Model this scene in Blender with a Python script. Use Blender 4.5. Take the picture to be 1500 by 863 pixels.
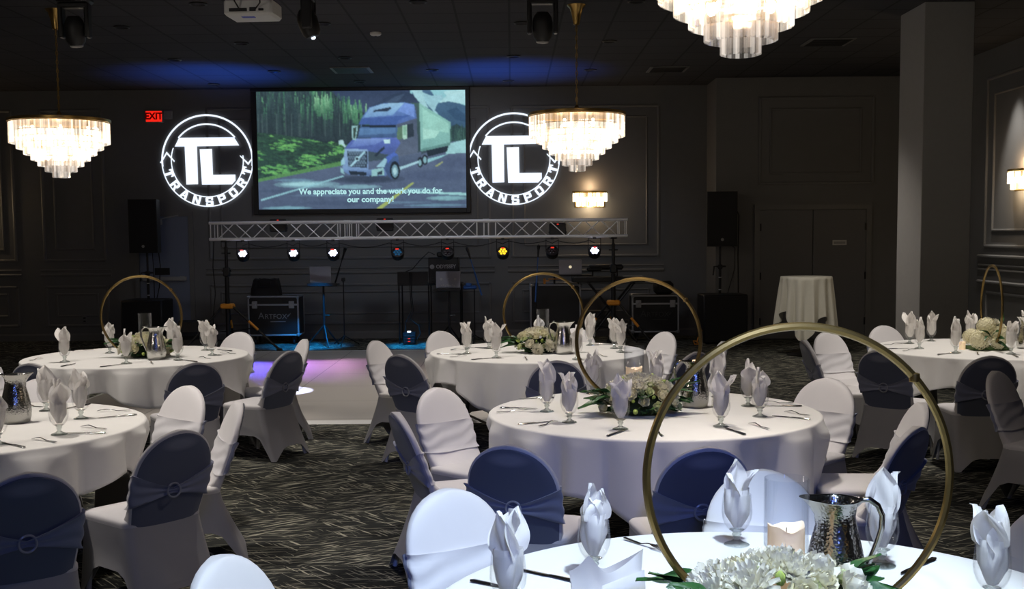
import bpy, math, random
from math import sin, cos, pi, radians, hypot, atan2, sqrt
from mathutils import Vector, Matrix
from mathutils.geometry import tessellate_polygon

random.seed(7)
sc = bpy.context.scene
for o in list(bpy.data.objects):
    bpy.data.objects.remove(o)
COL = sc.collection

# ------------------------------------------------------------------ camera
W, H = 1500, 863
F_PX = 1697.75
cam_d = bpy.data.cameras.new('camera')
cam = bpy.data.objects.new('camera', cam_d)
COL.objects.link(cam)
cam_d.sensor_fit = 'HORIZONTAL'
cam_d.sensor_width = 36.0
cam_d.lens = F_PX * 36.0 / W
cam_d.shift_y = (480 - 431.5) / W
cam_d.clip_start = 0.05
cam_d.clip_end = 100
cam.matrix_world = (Matrix.Translation((0, 0, 1.76)) @ Matrix.Rotation(radians(90 - 4.562), 4, 'X')
                    @ Matrix.Rotation(radians(-0.514), 4, 'Z'))
sc.camera = cam

# ------------------------------------------------------------------ world, exposure
wd = bpy.data.worlds.new('world')
sc.world = wd
wd.use_nodes = True
wd.node_tree.nodes['Background'].inputs[0].default_value = (0.55, 0.65, 1.0, 1)
wd.node_tree.nodes['Background'].inputs[1].default_value = 0.017
sc.view_settings.view_transform = 'Standard'
sc.view_settings.look = 'None'
sc.view_settings.exposure = 0.0
sc.view_settings.gamma = 1.0
sc.view_settings.use_curve_mapping = False
sc.cycles.use_denoising = True
sc.cycles.max_bounces = 10
sc.cycles.transparent_max_bounces = 24
sc.cycles.sample_clamp_indirect = 3.0
sc.cycles.caustics_refractive = False
sc.cycles.caustics_reflective = False


def lamp(name, kind, loc, color, power, target=None, size=0.1, angle=60, blend=0.3):
    d = bpy.data.lights.new(name, kind)
    d.color = color
    d.energy = power
    if kind == 'AREA':
        d.size = size
    else:
        d.shadow_soft_size = size
    if kind == 'SPOT':
        d.spot_size = radians(angle)
        d.spot_blend = blend
    o = bpy.data.objects.new(name, d)
    o.location = loc
    if target is not None:
        o.rotation_euler = (Vector(target) - Vector(loc)).to_track_quat('-Z', 'Y').to_euler()
    COL.objects.link(o)
    return o


WARM = (1.0, 0.92, 0.84)
COOL = (0.70, 0.84, 1.0)
# overhead lamps of the hall: one unseen spot above each table, and the next chandelier of the row, outside the frame
for tx, ty, pc, pf in ((-3.15, 9.85, 330, 150), (0.22, 9.95, 330, 170), (4.0, 9.85, 330, 150), (-2.9, 6.3, 300, 140), (0.8, 6.6, 300, 45)):
    lamp('unseen_ceiling_spot', 'SPOT', (tx, ty, 4.2), WARM, pc, (tx, ty, 0.7), 0.12, 57, 0.6)
    lamp('unseen_ceiling_spot', 'SPOT', (tx - 1.3, ty - 2.0, 4.2), WARM, pf, (tx, ty - .1, 0.7), 0.06, 42, 0.6)  # second spot, added to light the cloth fronts and their folds
lamp('unseen_ceiling_spot', 'SPOT', (3.0, 14.2, 4.2), WARM, 190, (3.2, 14.0, 0), 0.1, 96, 0.8)  # added to brighten the far carpet and the column side
lamp('unseen_ceiling_spot', 'SPOT', (5.7, 13.75, 4.2), WARM, 80, (6.6, 14.6, 1.0), 0.1, 110, 0.8)  # added to brighten the mouldings of the right-hand wall
lamp('unseen_ceiling_spot', 'SPOT', (-1.3, 6.9, 4.2), WARM, 130, (-1.2, 7.0, 0), 0.1, 64, 0.8)
lamp('chandelier_lamp', 'POINT', (-5.0, 5.6, 2.6), (1.0, 0.90, 0.78), 60, size=0.2)
# cool spot in the ceiling above the table in front
lamp('cool_spot', 'SPOT', (1.0, 2.3, 4.2), COOL, 820, (0.12, 3.15, 0.75), 0.10, 47, 0.35)
lamp('cool_spot', 'SPOT', (0.2, 0.5, 4.2), COOL, 230, (0.65, 2.95, 0.85), 0.10, 30, 0.6)  # fill added for the flowers and napkins of the nearest table
lamp('blue_wash', 'SPOT', (0.6, -2.5, 4.0), (0.16, 0.27, 1.0), 130, (-0.6, 5.0, 0.4), 0.4, 58, 0.9)
lamp('blue_wash', 'SPOT', (0.6, -2.5, 4.0), (0.16, 0.27, 1.0), 430, (0.35, 4.8, 0.65), 0.4, 22, 0.9)
# downlight grazing the right-hand wall
lamp('wall_grazer', 'SPOT', (6.3, 15.45, 4.24), (1.0, 0.95, 0.88), 200, (6.62, 15.4, 0.8), 0.03, 46, 0.7)
# stage lights: pools on the carpet and on the dance floor, glow on the ceiling
lamp('par_beam', 'SPOT', (-2.9, 18.0, 1.45), (0.0, 0.33, 1.0), 380, (-3.3, 18.6, 0), 0.05, 56, 1.0)
lamp('par_beam', 'SPOT', (-1.75, 18.0, 1.45), (0.0, 0.35, 1.0), 380, (-1.6, 18.5, 0), 0.05, 48, 1.0)
lamp('par_beam', 'SPOT', (-4.13, 17.95, 1.45), (0.16, 0.14, 1.0), 4200, (-3.2, 13.6, 0), 0.05, 44, 1.0)
lamp('par_beam', 'SPOT', (-3.35, 17.95, 1.45), (0.72, 0.30, 1.0), 2100, (-2.6, 14.2, 0), 0.05, 44, 1.0)
lamp('par_beam', 'SPOT', (-2.74, 17.95, 1.45), (1.0, 0.50, 0.9), 900, (-1.9, 14.4, 0), 0.05, 48, 1.0)
lamp('par_beam', 'SPOT', (-0.13, 17.95, 1.45), (1.0, 0.75, 0.4), 110, (-0.5, 15.5, 0), 0.05, 60, 0.8)
lamp('par_beam', 'SPOT', (-2.74, 17.9, 1.48), (0.45, 0.25, 1.0), 14, (-3.06, 18.5, 1.15), 0.03, 34, 0.8)
lamp('blue_uplight', 'SPOT', (-4.2, 17.9, 2.3), (0.02, 0.13, 0.9), 330, (-4.55, 18.2, 4.28), 0.05, 84, 1.0)
lamp('blue_uplight', 'SPOT', (-0.35, 17.9, 2.3), (0.02, 0.13, 0.9), 330, (-0.1, 18.1, 4.28), 0.05, 84, 1.0)
lamp('beam', 'SPOT', (-1.89, 11.12, 3.60), (0.55, 0.62, 1.0), 2600, (-2.62, 13.05, 0), 0.01, 10, 0.1)
lamp('dance_floor_lamp', 'SPOT', (-1.2, 13.6, 4.2), WARM, 350, (-1.3, 13.2, 0), 0.25, 80, 0.9)
lamp('stage_front_fill', 'SPOT', (-1.4, 15.2, 4.2), (0.86, 0.90, 1.0), 120, (-1.4, 18.0, 1.9), 0.2, 96, 0.5)  # unseen lamp added to brighten the truss and the stage wall
lamp('cocktail_fill', 'SPOT', (2.7, 14.6, 4.2), WARM, 75, (4.25, 16.5, 0.6), 0.04, 26, 0.8)  # unseen side lamp added to bring out the cocktail cloth folds


# ------------------------------------------------------------------ materials
def new_mat(name):
    m = bpy.data.materials.new(name)
    m.use_nodes = True
    nt = m.node_tree
    b = nt.nodes['Principled BSDF']
    return m, nt, b


def pm(name, col, rough=0.5, metal=0.0, spec=0.5, noise=0.0, nscale=20.0, bump=0.0, bscale=200.0, sheen=0.0, trans=0.0, sss=0.0):
    m, nt, b = new_mat(name)
    b.inputs['Roughness'].default_value = rough
    b.inputs['Metallic'].default_value = metal
    b.inputs['Specular IOR Level'].default_value = spec
    b.inputs['Sheen Weight'].default_value = sheen
    b.inputs['Transmission Weight'].default_value = trans
    tc = nt.nodes.new('ShaderNodeTexCoord')
    n = nt.nodes.new('ShaderNodeTexNoise')
    n.inputs['Scale'].default_value = nscale
    n.inputs['Detail'].default_value = 4
    nt.links.new(tc.outputs['Object'], n.inputs['Vector'])
    mx = nt.nodes.new('ShaderNodeMix')
    mx.data_type = 'RGBA'
    mx.inputs[6].default_value = tuple(max(0, c * (1 - noise)) for c in col) + (1,)
    mx.inputs[7].default_value = tuple(min(1, c * (1 + noise)) for c in col) + (1,)
    nt.links.new(n.outputs['Fac'], mx.inputs[0])
    nt.links.new(mx.outputs[2], b.inputs['Base Color'])
    if bump:
        n2 = nt.nodes.new('ShaderNodeTexNoise')
        n2.inputs['Scale'].default_value = bscale
        nt.links.new(tc.outputs['Object'], n2.inputs['Vector'])
        bp = nt.nodes.new('ShaderNodeBump')
        bp.inputs['Strength'].default_value = bump
        bp.inputs['Distance'].default_value = 0.12 / bscale
        nt.links.new(n2.outputs['Fac'], bp.inputs['Height'])
        nt.links.new(bp.outputs['Normal'], b.inputs['Normal'])
    return m


def emit(name, col, strength):
    m, nt, b = new_mat(name)
    nt.nodes.remove(b)
    e = nt.nodes.new('ShaderNodeEmission')
    e.inputs[0].default_value = tuple(col) + (1,)
    e.inputs[1].default_value = strength
    nt.links.new(e.outputs[0], nt.nodes['Material Output'].inputs[0])
    return m


def thin_glass(name, tint=(0.97, 0.98, 1.0), base=0.05, edge=0.75, rough=0.02, emission=None, estr=0.0):
    m, nt, b = new_mat(name)
    nt.nodes.remove(b)
    lw = nt.nodes.new('ShaderNodeLayerWeight')
    lw.inputs['Blend'].default_value = 0.35
    mr = nt.nodes.new('ShaderNodeMapRange')
    mr.inputs['To Min'].default_value = base
    mr.inputs['To Max'].default_value = edge
    nt.links.new(lw.outputs['Facing'], mr.inputs['Value'])
    t = nt.nodes.new('ShaderNodeBsdfTransparent')
    t.inputs[0].default_value = tint + (1,)
    g = nt.nodes.new('ShaderNodeBsdfGlossy')
    g.inputs['Roughness'].default_value = rough
    mx = nt.nodes.new('ShaderNodeMixShader')
    nt.links.new(mr.outputs[0], mx.inputs[0])
    nt.links.new(t.outputs[0], mx.inputs[1])
    nt.links.new(g.outputs[0], mx.inputs[2])
    out = mx
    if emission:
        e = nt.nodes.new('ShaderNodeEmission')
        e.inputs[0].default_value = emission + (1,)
        # crystals glow by themselves to imitate caught bulb light, each at random strength
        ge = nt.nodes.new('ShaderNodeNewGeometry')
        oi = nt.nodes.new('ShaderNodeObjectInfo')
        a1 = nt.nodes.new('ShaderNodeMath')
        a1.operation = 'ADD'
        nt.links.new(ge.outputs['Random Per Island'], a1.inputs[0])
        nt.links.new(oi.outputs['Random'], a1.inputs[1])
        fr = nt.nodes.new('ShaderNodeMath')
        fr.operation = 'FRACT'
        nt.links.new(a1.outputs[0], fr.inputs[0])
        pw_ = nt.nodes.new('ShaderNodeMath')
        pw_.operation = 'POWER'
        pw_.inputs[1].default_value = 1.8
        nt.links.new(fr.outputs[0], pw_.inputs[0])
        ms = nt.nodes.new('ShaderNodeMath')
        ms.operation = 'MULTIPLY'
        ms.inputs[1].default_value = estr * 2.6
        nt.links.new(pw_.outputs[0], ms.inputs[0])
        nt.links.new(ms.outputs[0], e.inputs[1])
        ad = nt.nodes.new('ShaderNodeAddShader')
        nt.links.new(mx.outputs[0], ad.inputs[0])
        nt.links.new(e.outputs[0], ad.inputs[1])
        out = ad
    nt.links.new(out.outputs[0], nt.nodes['Material Output'].inputs[0])
    return m


def cloth_mat(name, col, tr):
    m = pm(name, col, 0.85, noise=0.05, nscale=30, bump=0.2, bscale=500)
    nt = m.node_tree
    b = nt.nodes['Principled BSDF']
    t = nt.nodes.new('ShaderNodeBsdfTranslucent')
    t.inputs[0].default_value = col + (1,)
    mx = nt.nodes.new('ShaderNodeMixShader')
    mx.inputs[0].default_value = tr
    nt.links.new(b.outputs[0], mx.inputs[1])
    nt.links.new(t.outputs[0], mx.inputs[2])
    nt.links.new(mx.outputs[0], nt.nodes['Material Output'].inputs[0])
    return m


def glow_wax():
    # flameless candle: the wax body glows faintly from inside
    m = pm('cream_wax', (0.92, 0.76, 0.55), 0.55, noise=0.04)
    b = m.node_tree.nodes['Principled BSDF']
    b.inputs['Emission Color'].default_value = (1.0, 0.66, 0.36, 1)
    b.inputs['Emission Strength'].default_value = 0.30
    return m


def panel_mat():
    # stretched cover over the dark chair shell; the highlight under the rim, where it lies off the shell, is painted as a paler oval
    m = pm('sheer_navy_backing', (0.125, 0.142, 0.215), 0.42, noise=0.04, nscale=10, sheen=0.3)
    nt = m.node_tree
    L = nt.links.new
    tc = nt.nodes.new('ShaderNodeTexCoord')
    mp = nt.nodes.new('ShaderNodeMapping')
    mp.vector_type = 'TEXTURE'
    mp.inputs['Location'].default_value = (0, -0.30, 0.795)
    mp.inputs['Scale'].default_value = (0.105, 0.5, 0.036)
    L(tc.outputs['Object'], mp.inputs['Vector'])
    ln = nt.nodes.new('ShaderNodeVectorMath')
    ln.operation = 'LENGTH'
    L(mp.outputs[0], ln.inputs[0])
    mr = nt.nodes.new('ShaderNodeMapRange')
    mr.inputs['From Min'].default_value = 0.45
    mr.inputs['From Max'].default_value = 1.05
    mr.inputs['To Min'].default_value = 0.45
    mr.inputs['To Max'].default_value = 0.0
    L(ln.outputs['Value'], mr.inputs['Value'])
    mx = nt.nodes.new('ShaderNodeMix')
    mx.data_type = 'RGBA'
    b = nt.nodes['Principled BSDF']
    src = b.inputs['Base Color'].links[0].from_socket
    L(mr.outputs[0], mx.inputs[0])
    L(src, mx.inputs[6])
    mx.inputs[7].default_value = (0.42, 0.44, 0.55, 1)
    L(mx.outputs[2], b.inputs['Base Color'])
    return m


def carpet_mat():
    m, nt, b = new_mat('carpet_tiles')
    b.inputs['Roughness'].default_value = 0.95
    b.inputs['Specular IOR Level'].default_value = 0.1
    L = nt.links.new
    tc = nt.nodes.new('ShaderNodeTexCoord')
    facs = []
    for ang in (36, -50, 6):
        mp = nt.nodes.new('ShaderNodeMapping')
        mp.vector_type = 'TEXTURE'
        mp.inputs['Rotation'].default_value = (0, 0, radians(ang))
        mp.inputs['Scale'].default_value = (0.24, 0.017, 1)
        L(tc.outputs['Object'], mp.inputs['Vector'])
        n = nt.nodes.new('ShaderNodeTexNoise')
        n.inputs['Scale'].default_value = 1.0
        n.inputs['Detail'].default_value = 2
        n.inputs['Distortion'].default_value = 0.6
        L(mp.outputs[0], n.inputs['Vector'])
        r = nt.nodes.new('ShaderNodeMapRange')
        r.inputs['From Min'].default_value = 0.585
        r.inputs['From Max'].default_value = 0.66
        L(n.outputs['Fac'], r.inputs['Value'])
        facs.append(r)
    ck = nt.nodes.new('ShaderNodeTexChecker')
    ck.inputs['Scale'].default_value = 1.64
    L(tc.outputs['Object'], ck.inputs['Vector'])
    mA = nt.nodes.new('ShaderNodeMix')
    L(ck.outputs['Fac'], mA.inputs[0])
    L(facs[0].outputs[0], mA.inputs[2])
    L(facs[1].outputs[0], mA.inputs[3])
    mx = nt.nodes.new('ShaderNodeMath')
    mx.operation = 'MAXIMUM'
    sc2 = nt.nodes.new('ShaderNodeMath')
    sc2.operation = 'MULTIPLY'
    sc2.inputs[1].default_value = 0.8
    L(facs[2].outputs[0], sc2.inputs[0])
    L(mA.outputs[0], mx.inputs[0])
    L(sc2.outputs[0], mx.inputs[1])
    cm = nt.nodes.new('ShaderNodeMix')
    cm.data_type = 'RGBA'
    cm.inputs[6].default_value = (0.034, 0.036, 0.034, 1)
    cm.inputs[7].default_value = (0.50, 0.485, 0.38, 1)
    L(mx.outputs[0], cm.inputs[0])
    L(cm.outputs[2], b.inputs['Base Color'])
    return m


def grid_mat(name, c1, c2, mortar, w, h, msize, rough, spec=0.3):
    m, nt, b = new_mat(name)
    b.inputs['Roughness'].default_value = rough
    b.inputs['Specular IOR Level'].default_value = spec
    tc = nt.nodes.new('ShaderNodeTexCoord')
    br = nt.nodes.new('ShaderNodeTexBrick')
    br.offset = 0.0
    br.inputs['Color1'].default_value = c1 + (1,)
    br.inputs['Color2'].default_value = c2 + (1,)
    br.inputs['Mortar'].default_value = mortar + (1,)
    br.inputs['Scale'].default_value = 1.0
    br.inputs['Mortar Size'].default_value = msize
    br.inputs['Brick Width'].default_value = w
    br.inputs['Row Height'].default_value = h
    nt.links.new(tc.outputs['Object'], br.inputs['Vector'])
    nt.links.new(br.outputs['Color'], b.inputs['Base Color'])
    return m


def hammered():
    m, nt, b = new_mat('hammered_steel')
    b.inputs['Base Color'].default_value = (0.62, 0.61, 0.58, 1)
    b.inputs['Metallic'].default_value = 1.0
    b.inputs['Roughness'].default_value = 0.16
    tc = nt.nodes.new('ShaderNodeTexCoord')
    v = nt.nodes.new('ShaderNodeTexVoronoi')
    v.inputs['Scale'].default_value = 130
    nt.links.new(tc.outputs['Object'], v.inputs['Vector'])
    bp = nt.nodes.new('ShaderNodeBump')
    bp.inputs['Strength'].default_value = 0.22
    bp.inputs['Distance'].default_value = 0.004
    nt.links.new(v.outputs['Distance'], bp.inputs['Height'])
    nt.links.new(bp.outputs['Normal'], b.inputs['Normal'])
    return m


M = {
    'wall': pm('grey_wall_paint', (0.185, 0.183, 0.18), 0.7, noise=0.06, nscale=6, bump=0.1, bscale=150),
    'trimp': pm('grey_trim_paint', (0.185, 0.183, 0.18), 0.5, noise=0.04),
    'column': pm('column_paint', (0.36, 0.35, 0.335), 0.8, noise=0.05, bump=0.1, bscale=150),
    'door': pm('door_paint', (0.15, 0.15, 0.155), 0.5, noise=0.05),
    'doorblue': pm('blue_grey_door_paint', (0.19, 0.22, 0.30), 0.45, noise=0.05),
    'carpet': carpet_mat(),
    'ceiling': grid_mat('dark_ceiling_tiles', (0.058, 0.058, 0.063), (0.066, 0.066, 0.071), (0.030, 0.030, 0.034), 0.61, 0.61, 0.014, 0.9),
    'dance': grid_mat('pale_dance_floor', (0.50, 0.46, 0.42), (0.54, 0.50, 0.455), (0.22, 0.20, 0.18), 1.22, 1.22, 0.006, 0.42, 0.5),
    'edge': pm('white_metal_edge', (0.8, 0.8, 0.78), 0.4),
    'cloth': pm('white_tablecloth', (0.78, 0.77, 0.74), 0.85, noise=0.03, nscale=8, bump=0.15, bscale=600, sheen=0.2),
    'ivory': pm('ivory_tablecloth', (0.70, 0.68, 0.58), 0.85, noise=0.04, bump=0.15, bscale=600),
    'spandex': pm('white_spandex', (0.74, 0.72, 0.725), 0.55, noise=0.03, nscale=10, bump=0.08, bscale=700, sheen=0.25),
    'skirt': pm('shaded_stretch_spandex', (0.40, 0.395, 0.405), 0.55, noise=0.03, nscale=10, bump=0.08, bscale=700, sheen=0.2),  # cover stretched over the dark chair; skirt shade also darkened into this colour
    'sash': pm('silver_white_sash', (0.72, 0.71, 0.73), 0.5, noise=0.05, nscale=14, sheen=0.3),
    'ring': pm('pearly_plastic', (0.36, 0.37, 0.42), 0.2),
    'napkin': cloth_mat('white_napkin_cloth', (0.93, 0.905, 0.87), 0.32),
    'glass': thin_glass('clear_glass', tint=(1.0, 1.0, 1.0), base=0.010, edge=0.22),
    'stem': thin_glass('solid_glass', tint=(0.86, 0.89, 0.88), base=0.10, edge=0.65),
    'vase': thin_glass('vase_glass', base=0.012, edge=0.28),
    'cutlery': pm('polished_cutlery', (0.55, 0.55, 0.56), 0.18, 1.0),
    'steel': hammered(),
    'steelp': pm('polished_steel', (0.6, 0.59, 0.57), 0.12, 1.0),
    'gold': pm('brushed_gold', (0.24, 0.165, 0.06), 0.36, 1.0, noise=0.1, nscale=40),
    'brass': pm('brass', (0.55, 0.36, 0.12), 0.3, 1.0, noise=0.1),
    'white_petal': cloth_mat('white_petals', (0.88, 0.85, 0.72), 0.3),
    'cream_petal': cloth_mat('cream_petals', (0.85, 0.81, 0.60), 0.3),
    'green_petal': cloth_mat('greenish_petals', (0.72, 0.76, 0.45), 0.3),
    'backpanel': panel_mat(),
    'sheer': pm('sheer_silver_sash', (0.25, 0.27, 0.38), 0.34, noise=0.08, nscale=25, sheen=0.4),
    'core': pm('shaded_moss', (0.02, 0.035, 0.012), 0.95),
    'bud': pm('green_bud', (0.36, 0.46, 0.10), 0.5, noise=0.1),
    'leaf': pm('dark_leaf', (0.022, 0.085, 0.020), 0.38, noise=0.35, nscale=30),
    'stemg': pm('foliage_stem', (0.06, 0.12, 0.03), 0.6),
    'wax': glow_wax(),
    'black': pm('black_painted', (0.012, 0.012, 0.013), 0.5, noise=0.1),
    'blackm': pm('black_metal', (0.02, 0.02, 0.022), 0.35, 0.4),
    'grille': pm('black_grille', (0.008, 0.008, 0.009), 0.7, noise=0.3, nscale=300, bump=0.3, bscale=800),
    'bag': pm('black_bag', (0.014, 0.014, 0.015), 0.8, noise=0.2),
    'alu': pm('aluminium', (0.90, 0.90, 0.91), 0.40, 0.2, noise=0.05),
    'aluedge': pm('case_aluminium', (0.42, 0.43, 0.46), 0.4, 0.4, noise=0.1),
    'laptop': pm('laptop_aluminium', (0.22, 0.22, 0.26), 0.4, 0.3),
    'orange': pm('orange_plastic', (0.85, 0.33, 0.03), 0.4),
    'grey': pm('grey_plastic', (0.35, 0.35, 0.34), 0.5, noise=0.05),
    'white': pm('white_plastic', (0.7, 0.7, 0.68), 0.4),
    'blued': pm('blue_label', (0.08, 0.12, 0.6), 0.5),
    'greytext': pm('grey_lettering', (0.30, 0.30, 0.31), 0.5),
    'dimtext': pm('dim_lettering', (0.05, 0.05, 0.055), 0.5),
    'rubber': pm('black_rubber', (0.015, 0.015, 0.015), 0.8),
    'wood': pm('dark_wood', (0.10, 0.06, 0.03), 0.5, noise=0.2),
    'mic': pm('blue_lit_metal', (0.05, 0.16, 0.50), 0.35, 0.3),  # blue stage light on the booms and tray, painted into the metal
    'bulb': emit('lit_bulb', (1.0, 0.93, 0.80), 14.0),
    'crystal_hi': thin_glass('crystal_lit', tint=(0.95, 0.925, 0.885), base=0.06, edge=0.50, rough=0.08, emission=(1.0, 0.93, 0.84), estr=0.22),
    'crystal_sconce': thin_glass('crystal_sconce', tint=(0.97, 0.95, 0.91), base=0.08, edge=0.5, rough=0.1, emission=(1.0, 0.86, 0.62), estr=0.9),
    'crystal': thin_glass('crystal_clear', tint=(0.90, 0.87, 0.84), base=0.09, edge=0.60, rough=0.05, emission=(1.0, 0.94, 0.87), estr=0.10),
    'logo': emit('projected_white', (0.80, 0.88, 1.0), 1.25),
    'exitred': emit('exit_red', (1.0, 0.02, 0.01), 0.95),
    'exitdark': emit('exit_dark', (0.10, 0.0, 0.0), 0.6),
    'ledw': emit('led_white_blue', (0.72, 0.75, 1.0), 7.0),
    'ledblue': emit('led_blue', (0.10, 0.12, 1.0), 2.0),
    'ledy': emit('led_yellow', (1.0, 0.62, 0.03), 1.6),
    'ledoff': pm('led_off', (0.06, 0.06, 0.065), 0.2),
    'leddim': emit('led_dim_blue', (0.02, 0.10, 0.22), 0.6),
    'ledred': emit('led_red', (1.0, 0.05, 0.03), 0.8),
    'leddot': emit('led_dot', (0.75, 0.85, 1.0), 2.0),
    'apple': emit('lid_light', (1.0, 0.86, 0.55), 0.7),
    'caption': emit('caption_light', (0.46, 0.80, 0.82), 1.0),
}


def attr_emit(name):
    m, nt, b = new_mat(name)
    nt.nodes.remove(b)
    L = nt.links.new
    a = nt.nodes.new('ShaderNodeAttribute')
    a.attribute_name = 'Col'
    tc = nt.nodes.new('ShaderNodeTexCoord')
    n = nt.nodes.new('ShaderNodeTexNoise')
    n.inputs['Scale'].default_value = 9.0
    n.inputs['Detail'].default_value = 6
    n.inputs['Roughness'].default_value = 0.7
    L(tc.outputs['Object'], n.inputs['Vector'])
    mr = nt.nodes.new('ShaderNodeMapRange')
    mr.inputs['From Min'].default_value = 0.3
    mr.inputs['From Max'].default_value = 0.7
    mr.inputs['To Min'].default_value = 1.0
    mr.inputs['To Max'].default_value = 1.3
    L(n.outputs['Fac'], mr.inputs['Value'])
    mx = nt.nodes.new('ShaderNodeMix')
    mx.data_type = 'RGBA'
    mx.inputs[0].default_value = 0.12
    mx.inputs[7].default_value = (0.085, 0.125, 0.15, 1)
    L(a.outputs['Color'], mx.inputs[6])
    e = nt.nodes.new('ShaderNodeEmission')
    L(mx.outputs[2], e.inputs[0])
    L(mr.outputs[0], e.inputs[1])
    L(e.outputs[0], nt.nodes['Material Output'].inputs[0])
    return m


M['picture'] = attr_emit('projected_picture')


# ------------------------------------------------------------------ mesh helper
class MB:
    def __init__(s):
        s.v, s.f, s.c = [], [], []

    def add(s, vs, fs, col=None):
        o = len(s.v)
        s.v += [tuple(v) for v in vs]
        s.f += [tuple(i + o for i in f) for f in fs]
        s.c += [col] * len(fs)
        return s

    def box(s, x0, x1, y0, y1, z0, z1, mat=None):
        vs = [(x, y, z) for x in (x0, x1) for y in (y0, y1) for z in (z0, z1)]
        if mat is not None:
            vs = [mat @ Vector(v) for v in vs]
        fs = [(0, 1, 3, 2), (4, 6, 7, 5), (0, 4, 5, 1), (2, 3, 7, 6), (0, 2, 6, 4), (1, 5, 7, 3)]
        return s.add(vs, fs)

    def rbox(s, x0, x1, y0, y1, z0, z1, b=0.01, mat=None):
        # box with chamfered edges
        cx, cy, cz = (x0 + x1) / 2, (y0 + y1) / 2, (z0 + z1) / 2
        hx, hy, hz = (x1 - x0) / 2, (y1 - y0) / 2, (z1 - z0) / 2
        b = min(b, hx * .9, hy * .9, hz * .9)
        vs, idx = [], {}
        for sx in (-1, 1):
            for sy in (-1, 1):
                for sz in (-1, 1):
                    for a in range(3):
                        d = [hx - b, hy - b, hz - b]
                        d[a] += b
                        p = Vector((cx + sx * d[0], cy + sy * d[1], cz + sz * d[2]))
                        idx[(sx, sy, sz, a)] = len(vs)
                        vs.append(mat @ p if mat is not None else p)
        fs = []
        I = lambda sx, sy, sz, a: idx[(sx, sy, sz, a)]
        for sg in (-1, 1):
            fs.append([I(sg, -1, -1, 0), I(sg, 1, -1, 0), I(sg, 1, 1, 0), I(sg, -1, 1, 0)])
            fs.append([I(-1, sg, -1, 1), I(1, sg, -1, 1), I(1, sg, 1, 1), I(-1, sg, 1, 1)])
            fs.append([I(-1, -1, sg, 2), I(1, -1, sg, 2), I(1, 1, sg, 2), I(-1, 1, sg, 2)])
        for s1 in (-1, 1):
            for s2 in (-1, 1):
                fs.append([I(s1, s2, -1, 0), I(s1, s2, 1, 0), I(s1, s2, 1, 1), I(s1, s2, -1, 1)])
                fs.append([I(s1, -1, s2, 0), I(s1, 1, s2, 0), I(s1, 1, s2, 2), I(s1, -1, s2, 2)])
                fs.append([I(-1, s1, s2, 1), I(1, s1, s2, 1), I(1, s1, s2, 2), I(-1, s1, s2, 2)])
                for s3 in (-1, 1):
                    fs.append([I(s1, s2, s3, 0), I(s1, s2, s3, 1), I(s1, s2, s3, 2)])
        c = Vector((cx, cy, cz))
        c = mat @ c if mat is not None else c
        out = []
        for f in fs:
            p = [Vector(vs[i]) for i in f]
            n = (p[1] - p[0]).cross(p[2] - p[0])
            m_ = sum(p, Vector()) / len(p)
            out.append(f if n.dot(m_ - c) > 0 else f[::-1])
        return s.add(vs, out)

    def loops(s, rings, close=True, cap0=False, cap1=False):
        n = len(rings[0])
        vs = [p for r in rings for p in r]
        fs = []
        for i in range(len(rings) - 1):
            for j in range(n if close else n - 1):
                k = (j + 1) % n
                fs.append((i * n + j, i * n + k, (i + 1) * n + k, (i + 1) * n + j))
        if cap0:
            fs.append(tuple(range(n - 1, -1, -1)))
        if cap1:
            b = (len(rings) - 1) * n
            fs.append(tuple(b + j for j in range(n)))
        return s.add(vs, fs)

    def lathe(s, prof, n=24, c=(0, 0, 0), cap0=False, cap1=False):
        rings = [[(c[0] + r * cos(2 * pi * j / n), c[1] + r * sin(2 * pi * j / n), c[2] + z) for j in range(n)] for r, z in prof]
        return s.loops(rings, True, cap0, cap1)

    def tube(s, pts, r, n=8, cap=True, closed=False, ry=None):
        pts = [Vector(p) for p in pts]
        m = len(pts)
        rings = []
        prev = None
        for i, p in enumerate(pts):
            if closed:
                t = pts[(i + 1) % m] - pts[i - 1]
            else:
                t = pts[min(i + 1, m - 1)] - pts[max(i - 1, 0)]
            t.normalize()
            if prev is None:
                a = Vector((0, 0, 1)) if abs(t.z) < 0.9 else Vector((1, 0, 0))
                u = t.cross(a).normalized()
            else:
                u = (prev - t * prev.dot(t)).normalized()
            prev = u
            w = t.cross(u)
            rr = r[i] if isinstance(r, (list, tuple)) else r
            rings.append([p + u * (rr * cos(2 * pi * j / n)) + w * ((ry or rr) * sin(2 * pi * j / n)) for j in range(n)])
        if closed:
            rings.append(rings[0])
        return s.loops(rings, True, cap and not closed, cap and not closed)

    def rod(s, a, b, r, n=8):
        return s.tube([a, b], r, n)

    def poly(s, pts3, col=None):
        tri = tessellate_polygon([[Vector(p) for p in pts3]])
        return s.add(pts3, [tuple(t) for t in tri], col)

    def prism(s, pts2, fn, d0, d1):
        # pts2 polygon, fn(u,v,d)->xyz ; extruded from d0 to d1
        n = len(pts2)
        A = [fn(u, v, d0) for u, v in pts2]
        B = [fn(u, v, d1) for u, v in pts2]
        tri = tessellate_polygon([[Vector((u, v, 0)) for u, v in pts2]])
        fs = [tuple(t) for t in tri] + [tuple(i + n for i in t[::-1]) for t in tri]
        fs += [(i, (i + 1) % n, (i + 1) % n + n, i + n) for i in range(n)]
        return s.add(A + B, fs)

    def grid(s, fn, nu, nv, closed_u=False):
        rings = [[fn(i / (nu if closed_u else nu - 1), j / (nv - 1)) for i in range(nu)] for j in range(nv)]
        return s.loops(rings, closed_u)

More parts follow.
